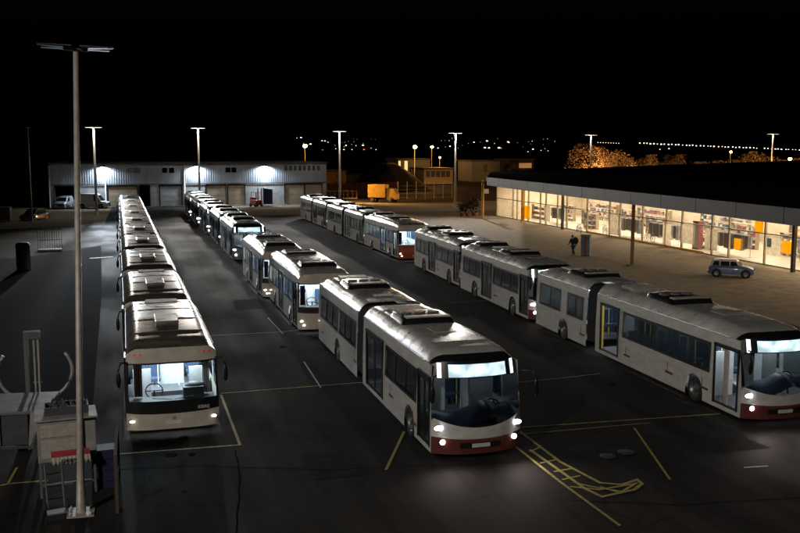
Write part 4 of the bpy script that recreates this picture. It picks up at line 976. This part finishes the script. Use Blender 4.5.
# ------------------------------------------------------------------ left foreground equipment
c = at(78, 500)
ck = empty('storage_cabinet', (-1.98, 24.9, 0), .10, 'pale metal equipment cabinet with open clutter on top, behind the nearest lamp post', 'cabinet')
m = MB(); m.box(-.70, .40, 0, 1.0, .95, 2.05); m.box(.402, .75, .1, 1.0, .95, 2.05); m.build('carcass', 'white_cab', ck, .02)
m = MB(); m.box(-.62, .32, -.02, -.003, 1.62, 1.95); m.box(-.62, .32, -.02, -.003, 1.05, 1.55); m.build('door', 'cloth_white', ck, .008)
m = MB(); m.box(-.76, .80, -.06, 1.05, 2.05, 2.10); m.build('top_board', 'white_cab', ck, .01)
m = MB()
for x in (-.66, .32, .68):
    for y in (.05, .9): m.box(x-.03, x+.03, y-.03, y+.03, 0, .95)
m.box(-.66, .68, .02, .08, .3, .36); m.build('stand', 'cab_grey', ck)
o = empty('tray', (-1.98, 24.9, 2.1), .1, 'dark shallow tray of loose tools lying on the pale cabinet', 'tray')
m = MB(); m.box(-.5, .6, .3, .9, 0, .04)
for (a, b, c_, d) in ((-.5, .6, .3, .33), (-.5, .6, .87, .9), (-.5, -.47, .33, .87), (.57, .6, .33, .87)): m.box(a, b, c_, d, .04, .22)
m.build('pan', 'inner_dark', o); m = MB()
for k in range(7): x = -.4+.14*k; m.tube([(x, .45, .08), (x+random.uniform(-.1, .2), .8, .25+random.random()*.1)], .02, 6)
m.build('tools', 'cab_grey', o)
o = empty('folded_awning', (-1.91, 24.82, 1.03), .12, 'red and white rolled awning with small dark letters, hung on the cabinet front', 'awning')
m = MB(); m.grid(lambda a, b: (-.45+.95*a, -.10-.07*sin(pi*b)+.01*sin(a*60), .10-.22*b), 60, 6); m.grid(lambda a, b: (-.45+.95*a, -.02-.08*b, .24-.14*b), 20, 2, 1); m.box(-.45, .5, -.08, -.02, -.1, .1); m.build('valance', ['cloth_white', 'cloth_red'], o)
text('LEIDEIVA', .115, (.02, -.185, -.02), (radians(90), 0, 0), 'black_trim', o)
o = empty('crate', (-1.05, 25.2, 0), .1, 'dark navy crate on the ground right of the nearest lamp post', 'crate')
m = MB(); m.box(-.32, .32, 0, .6, .0, 1.05)
for z in (.2, .5, .8): m.box(-.34, .34, -.02, 0, z, z+.06)
m.build('body', 'navy', o, .015)
o = empty('guard_frame', (-.72, 24.0, 0), 0, 'thin metal guard frame standing right of the nearest lamp post', 'frame')
m = MB(); m.box(-.05, .03, -.7, -.62, 0, 1.5); m.box(-.05, .03, 1.9, 1.98, 0, 1.5); m.box(-.05, .03, -.62, 1.9, 1.42, 1.5); m.box(-.04, .02, -.62, 1.9, .5, .56); m.build('rail', 'bark', o)
o = empty('sack_truck', (-2.2, 23.85, 0), .2, 'small grey sack truck leaning on the cabinet stand left of the lamp base', 'sack truck')
m = MB()
for x in (-.2, .2): m.tube([(x, 0, .1), (x, .35, 1.15)], .025)
for z in (.3, .6, .9): m.tube([(-.2, .05+z*.25, z), (.2, .05+z*.25, z)], .02)
m.box(-.24, .24, -.3, .02, .03, .06); m.build('frame', 'cab_grey', o)
for q in (-1, 1): m = MB(); m.lathe([(-.03, 0), (-.03, .13), (.03, .13), (.03, 0)], (q*.27, .08, .13), 'x', 14); m.build('wheel', 'rubber', o)
# flat bed trailer with white plate
o = empty('flatbed_trailer', (-4.2, 28.9, -.22), -.12, 'grey flat-topped trailer with pale side plate at the left edge', 'trailer')
m = MB(); m.box(-1.6, 1.35, 0, 2.3, 1.42, 1.52); m.build('deck', 'cab_grey', o, .02)
m = MB(); m.add([(1.36, -.0, 1.50), (1.36, 2.3, 1.50), (1.25, 1.7, 1.15), (.95, .05, .35), (.85, -.02, .35), (.95, -.02, 1.5)], [(0, 1, 2, 3), (0, 3, 4, 5)]); m.build('side_plate', 'white_cab', o)
m = MB(); m.box(-1.5, .85, .04, .10, .5, 1.40); m.box(-1.5, -1.4, -.02, .04, .4, 1.42); m.box(.0, .08, -.02, .04, .4, 1.42); m.box(-1.5, .9, -.02, .04, .4, .48); m.build('front_panel', 'inner_dark', o)
m = MB()
for x in (-1.3, .6): m.lathe([(-.1, 0), (-.1, .33), (.1, .33), (.1, 0)], (x, 1.2, .33), 'x', 18)
m.build('wheel', 'rubber', o)
mst = empty('lifting_mast', (-3.45, 31.6, -.2), 0, 'narrow grey upright mast with twin rods standing behind the flat-topped trailer', 'mast')
m = MB(); m.box(-.22, -.08, -.1, .1, 0, 3.15); m.box(-.22, .28, -.12, .12, 3.15, 3.4); m.build('upright', 'cab_grey', mst, .02)
m = MB(); m.tube([(.08, 0, .6), (.08, 0, 3.15)], .03); m.tube([(.2, 0, .6), (.2, 0, 3.15)], .03); m.tube([(.0, 0, 1.7), (.3, 0, 1.7)], .02); m.build('rod', 'pole_metal', mst)
for q, lab in ((-1, 'left of the mast'), (1, 'right of the mast')):
    m = MB(); pts = [(q*1.15*cos(t), 0, 2.15+1.0*sin(t)) for t in [radians(-75+110*k/14) for k in range(15)]]; m.tube(pts, .055, 8)
    m.tube([pts[0], (pts[0][0], 0, 0)], .05)
    o = m.build('hoop', 'pole_metal'); o.location = (-3.4, 31.9, -.35); tag(o, 'curved pale metal hoop pipe ' + lab, 'hoop', 'curved hoop pipes beside the mast')
mat('painted_shade', (.008, .0075, .007), .95, var=.5, scale=.6, spec=.02)  # shade painted as a near-black colour, for ground that is only unlit
m = MB(); m.add([(-40, 31.5, .004), (-1.7, 31.5, .004), (-2.3, 60, .004), (-3.4, 92, .004), (-9, 84, .004), (-40, 66, .004)], [(0, 1, 2, 3, 4, 5)]); tag(m.build('ground_shade', 'painted_shade'), kind='structure')  # dark sheet laid over the yard asphalt in place of shade
c = at(24, 270); o = empty('ribbed_tank', (c[0], c[1], 0), 0, 'pale ribbed cylinder tank standing in the dark at the left', 'tank')
m = MB(); m.lathe([(0, .5), (.1, .55)]+[(.2+.12*k, .55 if k % 2 else .5) for k in range(14)]+[(2.0, .5), (2.1, .3), (2.1, 0)], (0, 0, 0), 'z', 18); m.build('shell', 'cab_grey', o)
c = at(60, 252); o = empty('mesh_cage', (c[0]-1, 88, 0), .05, 'dark wire mesh cage standing behind the nearest lamp post', 'cage')
m = MB()
for k in range(11): m.box(-.9+.2*k, -.87+.2*k, 0, .03, .1, 2.0)
for z in (.1, 1.0, 1.97): m.box(-.9, 1.13, -.02, .0, z, z+.05)
m.build('mesh_panel', 'cab_grey', o); m = MB(); m.box(-.9, 1.13, .04, 1.4, .1, .15); m.build('base', 'inner_dark', o)
# ------------------------------------------------------------------ far background
def bldg(px0, px1, ytop, ybot, Y, mt, label, roofh=.4, extras=()):
    x0, zt_ = atY(px0, ytop, Y); x1, _ = atY(px1, ytop, Y); zb_ = 0
    o = empty('building', ((x0+x1)/2, Y, 0), 0, label, 'building', 'low buildings beyond the yard'); w = (x1-x0)/2
    m = MB(); m.box(-w, w, 0, 12, 0, zt_); m.build('wall', mt, o)
    m = MB(); m.box(-w-.3, w+.3, -.3, 12.3, zt_, zt_+roofh); m.build('roof', 'far_roof', o)
    for (a, b, c_, d, em) in extras:
        xa_, z1 = atY(a, c_, Y); xb2, z0 = atY(b, d, Y); m = MB(); m.box(xa_-o.location.x, xb2-o.location.x, -.08, -.01, max(0.05, z0), z1); m.build('window' if em != 'e_doorway' else 'lit_doorway', em, o)
    return o
bldg(398, 430, 160, 176, 250, 'far_wall', 'blue-grey workshop with two lit doorways beyond the yard', extras=((398.5, 400.5, 161, 171, 'e_doorway'), (404.5, 407.5, 161, 172, 'e_doorway')))
bldg(424, 453, 169.5, 177, 235, 'door_beige', 'low flat pavilion with dark glazed openings left of the lamp post', extras=tuple((426+5*k, 430+5*k, 171, 177, 'inner_dark') for k in range(5)))
bldg(472, 500, 161.5, 173, 250, 'far_wall', 'plain grey warehouse right of the forecourt lamp post', extras=((484, 487, 165, 172, 'inner_dark'),))
bldg(510, 534, 160, 176, 260, 'far_roof', 'dark house with an orange-lit upper window', extras=((519, 531.5, 163.2, 168, 'e_window'), (512, 516, 164, 168, 'inner_dark')))
bldg(316, 346, 172, 180, 240, 'rust', 'low brown shed behind the long grey building', extras=((336, 341, 167+6, 179, 'inner_dark'),))
bldg(625, 680, 163, 172, 260, 'door_beige', 'low beige building lit orange behind the trees', extras=tuple((628+6*k, 631+6*k, 165, 169, 'e_window') for k in range(5)))
# fence run beyond yard
fo = empty('slatted_fence', (atY(316, 190, 180)[0], 180, 0), 0, 'brown slatted boundary fence behind the yellow truck', 'fence')
x0 = fo.location.x; x1 = atY(398, 190, 180)[0]; m = MB(); n = 60
for k in range(n): x = (x1-x0)*k/n; m.box(x, x+(x1-x0)/n*.7, 0, .05, .1, 2.6)
m.build('slats', 'rust', fo); m = MB()
for k in range(9): x = (x1-x0)*k/8; m.box(x-.08, x+.08, .06, .2, 0, 2.8)
m.build('posts', 'black_trim', fo)
fo = empty('mesh_fence', (atY(398, 195, 165)[0], 165, 0), 0, 'thin wire mesh fence with bare posts beyond the forecourt', 'fence')
x1 = atY(452, 190, 165)[0]-fo.location.x; m = MB()
for k in range(7): m.tube([(x1*k/6, 0, 0), (x1*k/6, 0, 3.2)], .05, 6)
m.build('posts', 'pole_metal', fo); m = MB()
for z in (.3, 1., 1.7, 2.4): m.box(0, x1, -.01, .01, z, z+.02)
m.build('wires', 'pole_metal', fo)
# soil mound and embankment
xm, _ = atY(388, 185, 200); m = MB()
m.grid(lambda a, b: (xm+(a-.45)*20, 195+b*18, 6.2*max(0, sin(pi*a))**1.3*max(0, sin(pi*b))+.15*sin(a*37+b*11)-.02), 24, 14); tag(m.build('soil_mound', 'soil'), 'dark heap of soil behind the yellow truck', 'soil heap')
# bollards / plants, barrels left of the shop
for k, (px, h, mt, lab) in enumerate(((463, 1.3, 'truck_yellow', 'left of the three'), (468.5, 1.9, 'rust', 'middle of the three'), (475, 2.2, 'truck_yellow', 'right of the three'))):
    c = at(px, 216); o = empty('planter', (c[0], c[1], 0), 0, 'potted bush glowing orange before the shop corner, ' + lab, 'planter', 'potted bushes before the shop corner')
    m = MB(); m.lathe([(0, .35), (.5, .45), (.5, .4), (.45, 0)], (0, 0, 0), 'z', 12); m.build('pot', 'rust', o)
    m = MB()
    for j in range(260):
        p = Vector((random.gauss(0, .33), random.gauss(0, .33), .5+h*.5+random.gauss(0, h*.22))); a = Vector((random.uniform(-1, 1), random.uniform(-1, 1), random.uniform(-1, 1))).normalized()*.13; b = a.cross(Vector((random.random(), random.random(), random.random()))).normalized()*.09
        m.add([p-a, p+b, p+a, p-b], [(0, 1, 2, 3)])
    m.build('foliage', 'leaf', o)
def tree(px, ytop, Y, r, label, dens=2600, name='tree'):
    X, zt_ = atY(px, ytop, Y); o = empty(name, (X, Y, 0), random.random()*6, label, 'tree', 'trees lit orange behind the shop')
    m = MB(); m.tube([(0, 0, 0), (.1, 0, zt_*.3), (.0, .1, zt_*.8)], .28, 8, r2=.06)
    tips = []
    for k in range(11):
        a = 2.4*k; z = zt_*(.25+.05*k); e = Vector((cos(a)*r*(.75-.03*k), sin(a)*r*(.75-.03*k), z+zt_*.16)); m.tube([(0, 0, z), (Vector((0, 0, z))+e)*.5+Vector((0, 0, .2)), e], .10, 6, r2=.02); tips.append(e)
    m.build('trunk', 'bark', o)
    m = MB()
    cl = [(e+Vector((random.gauss(0, .3), random.gauss(0, .3), random.gauss(0, .3)))*r*.5, random.uniform(.25, .45)*r) for e in tips for _ in range(2)]+[(Vector((0, 0, zt_*.9)), r*.3)]
    for j in range(dens):
        c, rr = random.choice(cl); v = Vector((random.gauss(0, 1), random.gauss(0, 1), random.gauss(0, 1))).normalized()*rr*random.uniform(.5, 1.05)
        p = c+v; p.z = min(p.z, zt_)
        a = Vector((random.uniform(-1, 1), random.uniform(-1, 1), random.uniform(-1, 1))).normalized()*random.uniform(.14, .3); b = a.cross(Vector((random.random(), random.random(), random.random()+.1))).normalized()*.14
        m.add([p-a, p+b, p+a, p-b], [(0, 1, 2, 3)])
    m.build('crown', 'leaf', o); return o
tree(590, 144, 185, 4.2, 'tallest leafy tree glowing orange around the lamp post above the shop'); tree(606, 150, 188, 3.8, 'leafy tree glowing orange just right of the tallest one'); tree(620, 153, 192, 3.4, 'third orange-lit tree, right of the pair by the lamp post')
tree(648, 155, 200, 3.0, 'small round orange-lit tree behind the middle of the shop roof', 1500); tree(676, 155, 205, 3.2, 'second small orange-lit tree behind the middle of the shop roof', 1500)
for k, (px, yt, r, lb) in enumerate(((735, 160, 3.6, 'leftmost of the bushy trees by the far right lamp post'), (752, 151.5, 3.4, 'pointed tallest of the bushy trees by the far right lamp post'), (766, 157, 3.4, 'bushy tree directly below the far right lamp post'), (785, 160, 3.4, 'bushy tree beside the orange lamp at the far right'), (700, 162, 3.4, 'low orange-lit tree just left of the group by the far right lamp post'), (716, 161, 3.2, 'broad low orange-lit tree at the left of the far right group'), (799, 158.5, 3.6, 'orange-lit tree cut by the right edge of the picture'), (514, 169, 3.5, 'low orange bush in front of the dark house'))): tree(px, yt, 205 if px > 600 else 225, r, lb, 1500)
# orange street lights
def orange_lamp(px, py, Y, e, label, sz=.35):
    X, z = atY(px, py, Y); o = empty('street_lamp', (X, Y, 0), 0, label, 'street lamp', 'orange street lamps beyond the yard')
    m = MB(); m.tube([(0, .3, 0), (0, .3, z)], .1, 8, r2=.06); m.tube([(0, .3, z), (0, 0, z+.15)], .06, 6); m.build('pole', 'black_trim', o)
    m = MB(); m.ball((0, 0, z), sz, sz, sz*.8, 14, 8); m.build('lamp_globe', 'e_orange', o)
    if e: point('sodium_light', (X, Y-sz-.4, z-.3), e*1.1, .4, (1, .48, .14))
orange_lamp(415, 147, 215, 4000, 'orange street lamp with a large glow left of the forecourt lamp post', .50); orange_lamp(432, 147, 260, 2200, 'orange street lamp between the large glowing one and the tall lamp post', .45)
orange_lamp(440, 157.5, 240, 1500, 'small orange street lamp above the low pavilion', .25); orange_lamp(305, 146, 330, 4000, 'orange street lamp glowing above the long grey building roof', .75)
orange_lamp(790, 159, 196, 16000, 'orange street lamp at the right edge among the bushes', .45); orange_lamp(731, 152, 300, 2000, 'dim orange street lamp above the shop roof', .45)
X, z = atY(612, 168, 178); orange_lamp(612, 168, 178, 30000, 'low orange street lamp hidden behind the shop roof edge under the trees', .15)
orange_lamp(650, 169, 190, 9000, 'low orange street lamp behind the middle of the shop roof', .12)
orange_lamp(745, 171, 188, 26000, 'low orange street lamp hidden behind the right part of the shop roof', .12)
X, z = atY(378, 160, 150)
point('sodium_light_near', (atY(400, 160, 147)[0], 147, 10.5), 5000, .4, (1, .5, .16))
o = empty('street_lamp', (atY(400, 160, 147)[0], 147.6, 0), 0, 'dark-headed sodium lamp post by the yellow truck', 'street lamp'); m = MB(); m.tube([(0, 0, 0), (0, 0, 3.4)], .05); m.build('pole', 'black_trim', o)
bpy.data.objects.remove(bpy.data.objects['sodium_light_near']); 
for ch in [x for x in bpy.data.objects if x.parent == o]: bpy.data.objects.remove(ch)
bpy.data.objects.remove(o)
# hills with city lights
SL = .05
m = MB(); m.grid(lambda a, b: (-1800+6500*a, 600+2200*b, SL*2200*b+3*sin(a*23)*b-.3), 40, 20); tag(m.build('hills', 'hill'), kind='structure')
proto = None
def citylight(px, py, em='e_city', s=1.0, lab='tiny white street lamp among the scattered lights on the far hillside', grp='scattered street lamps on the far hillside'):
    global proto
    e = (150-py)/F; Y = 39/(SL-e); X, z = atY(px, py, Y)
    key = (em, s)
    if key not in cl_: 
        m = MB(); m.tube([(0, .5, -14), (0, .5, .2)], .12, 5); m.ball((0, 0, 0), s, s, s*.8, 8, 5, 1); cl_[key] = m.build('distant_street_lamp', ['pole_metal', em]); o = cl_[key]
    else: o = cl_[key].copy(); COL.objects.link(o)
    o.location = (X, Y, z); o.scale = (Y/1000,)*3; tag(o, lab, 'street lamp', grp)
cl_ = {}
rw = 'tiny white street lamp in the long straight row of lights on the horizon'; rg = 'row of street lamps on the horizon'
for k in range(46):
    px = 640+3.55*k+random.uniform(-.6, .6); py = 143.2+.043*(px-640)+random.uniform(-.25, .25)
    if 757 < px < 761: continue
    citylight(px, py, 'e_city' if k % 5 else 'e_citycool', random.choice((.6, .8, .8, 1.)), rw, rg)
for k in range(9): citylight(598+2.6*k, 142.5+.1*k, 'e_city', .45)
for px, py, s, em in ((660, 149.5, .7, 'e_city'), (669, 148.8, .9, 'e_city'), (301, 138, 1.1, 'e_citycool'), (310.5, 144.4, 1.2, 'e_city'), (322, 141, .8, 'e_city'), (325, 141.3, .9, 'e_city'), (328, 142.5, .6, 'e_city'), (297, 138.3, .6, 'e_citycool'), (346, 145.6, .8, 'e_city'), (363, 145.5, 1.1, 'e_city'),
                      (356, 145.8, .5, 'e_city'), (364, 160.6, .9, 'e_cityred'), (344, 160.5, .7, 'e_city'), (487, 141.2, 1.2, 'e_city'), (474, 142.3, .7, 'e_citycool'), (508, 142, 1.0, 'e_city'), (509, 142.6, .7, 'e_city'), (485, 148, 1.4, 'e_city'), (489, 148.2, 1.3, 'e_city'), (499, 148.2, 1.6, 'e_city'), (533, 149.4, 1.0, 'e_citycool'), (450, 146.5, .8, 'e_citycool'),
                      (528, 152, .6, 'e_city'), (541, 150.5, .5, 'e_city'), (548, 151, .5, 'e_city'), (438, 148.2, .7, 'e_citycool'), (376, 158, .5, 'e_city'), (352, 157.5, .5, 'e_city')):
    citylight(px, min(py, 149.7+0*py) if py > 152 else py, em, s)
for k in range(46):
    px = random.choice((random.uniform(330, 380), random.uniform(440, 560), random.uniform(300, 345))); citylight(px, random.uniform(138, 149) + (1 if px < 345 else 0), random.choice(('e_city', 'e_citycool')), random.choice((.15, .2, .28)))

# ------------------------------------------------------------------ headlight beams
def beam(x, y, z, rz, e, col=(1, .96, .9), ang=70):
    spot('headlight_beam', (x, y-.12, z), (x, y-9, .5), e, .3, ang, col, 1.0)
for x in (8.3, 10.6): beam(x, 24.5, .8, 0, 160, (1, .82, .75), 155)
for x in (19.25, 21.5): beam(x, 25.05, .8, 0, 160, (1, .82, .75), 155)
# ------------------------------------------------------------------ world and sun
W = bpy.data.worlds.new('World'); S.world = W; W.use_nodes = True
nt = W.node_tree; sk = nt.nodes.new('ShaderNodeTexSky'); sk.sky_type = 'NISHITA'; sk.sun_disc = False; sk.sun_elevation = radians(-3); sk.sun_rotation = radians(200)
bg = nt.nodes['Background']; bg.inputs[1].default_value = .02; nt.links.new(sk.outputs[0], bg.inputs[0])

S.view_settings.view_transform = 'Standard'; S.view_settings.look = 'None'; S.view_settings.exposure = 0; S.view_settings.gamma = 1; S.view_settings.use_curve_mapping = False
S.render.engine = 'CYCLES'; cy = S.cycles; cy.use_denoising = True
try: cy.denoiser = 'OPENIMAGEDENOISE'
except Exception: pass
cy.max_bounces = 8; cy.transparent_max_bounces = 24; cy.diffuse_bounces = 3; cy.glossy_bounces = 3; cy.sample_clamp_indirect = 3; cy.sample_clamp_direct = 0; cy.caustics_reflective = False; cy.caustics_refractive = False
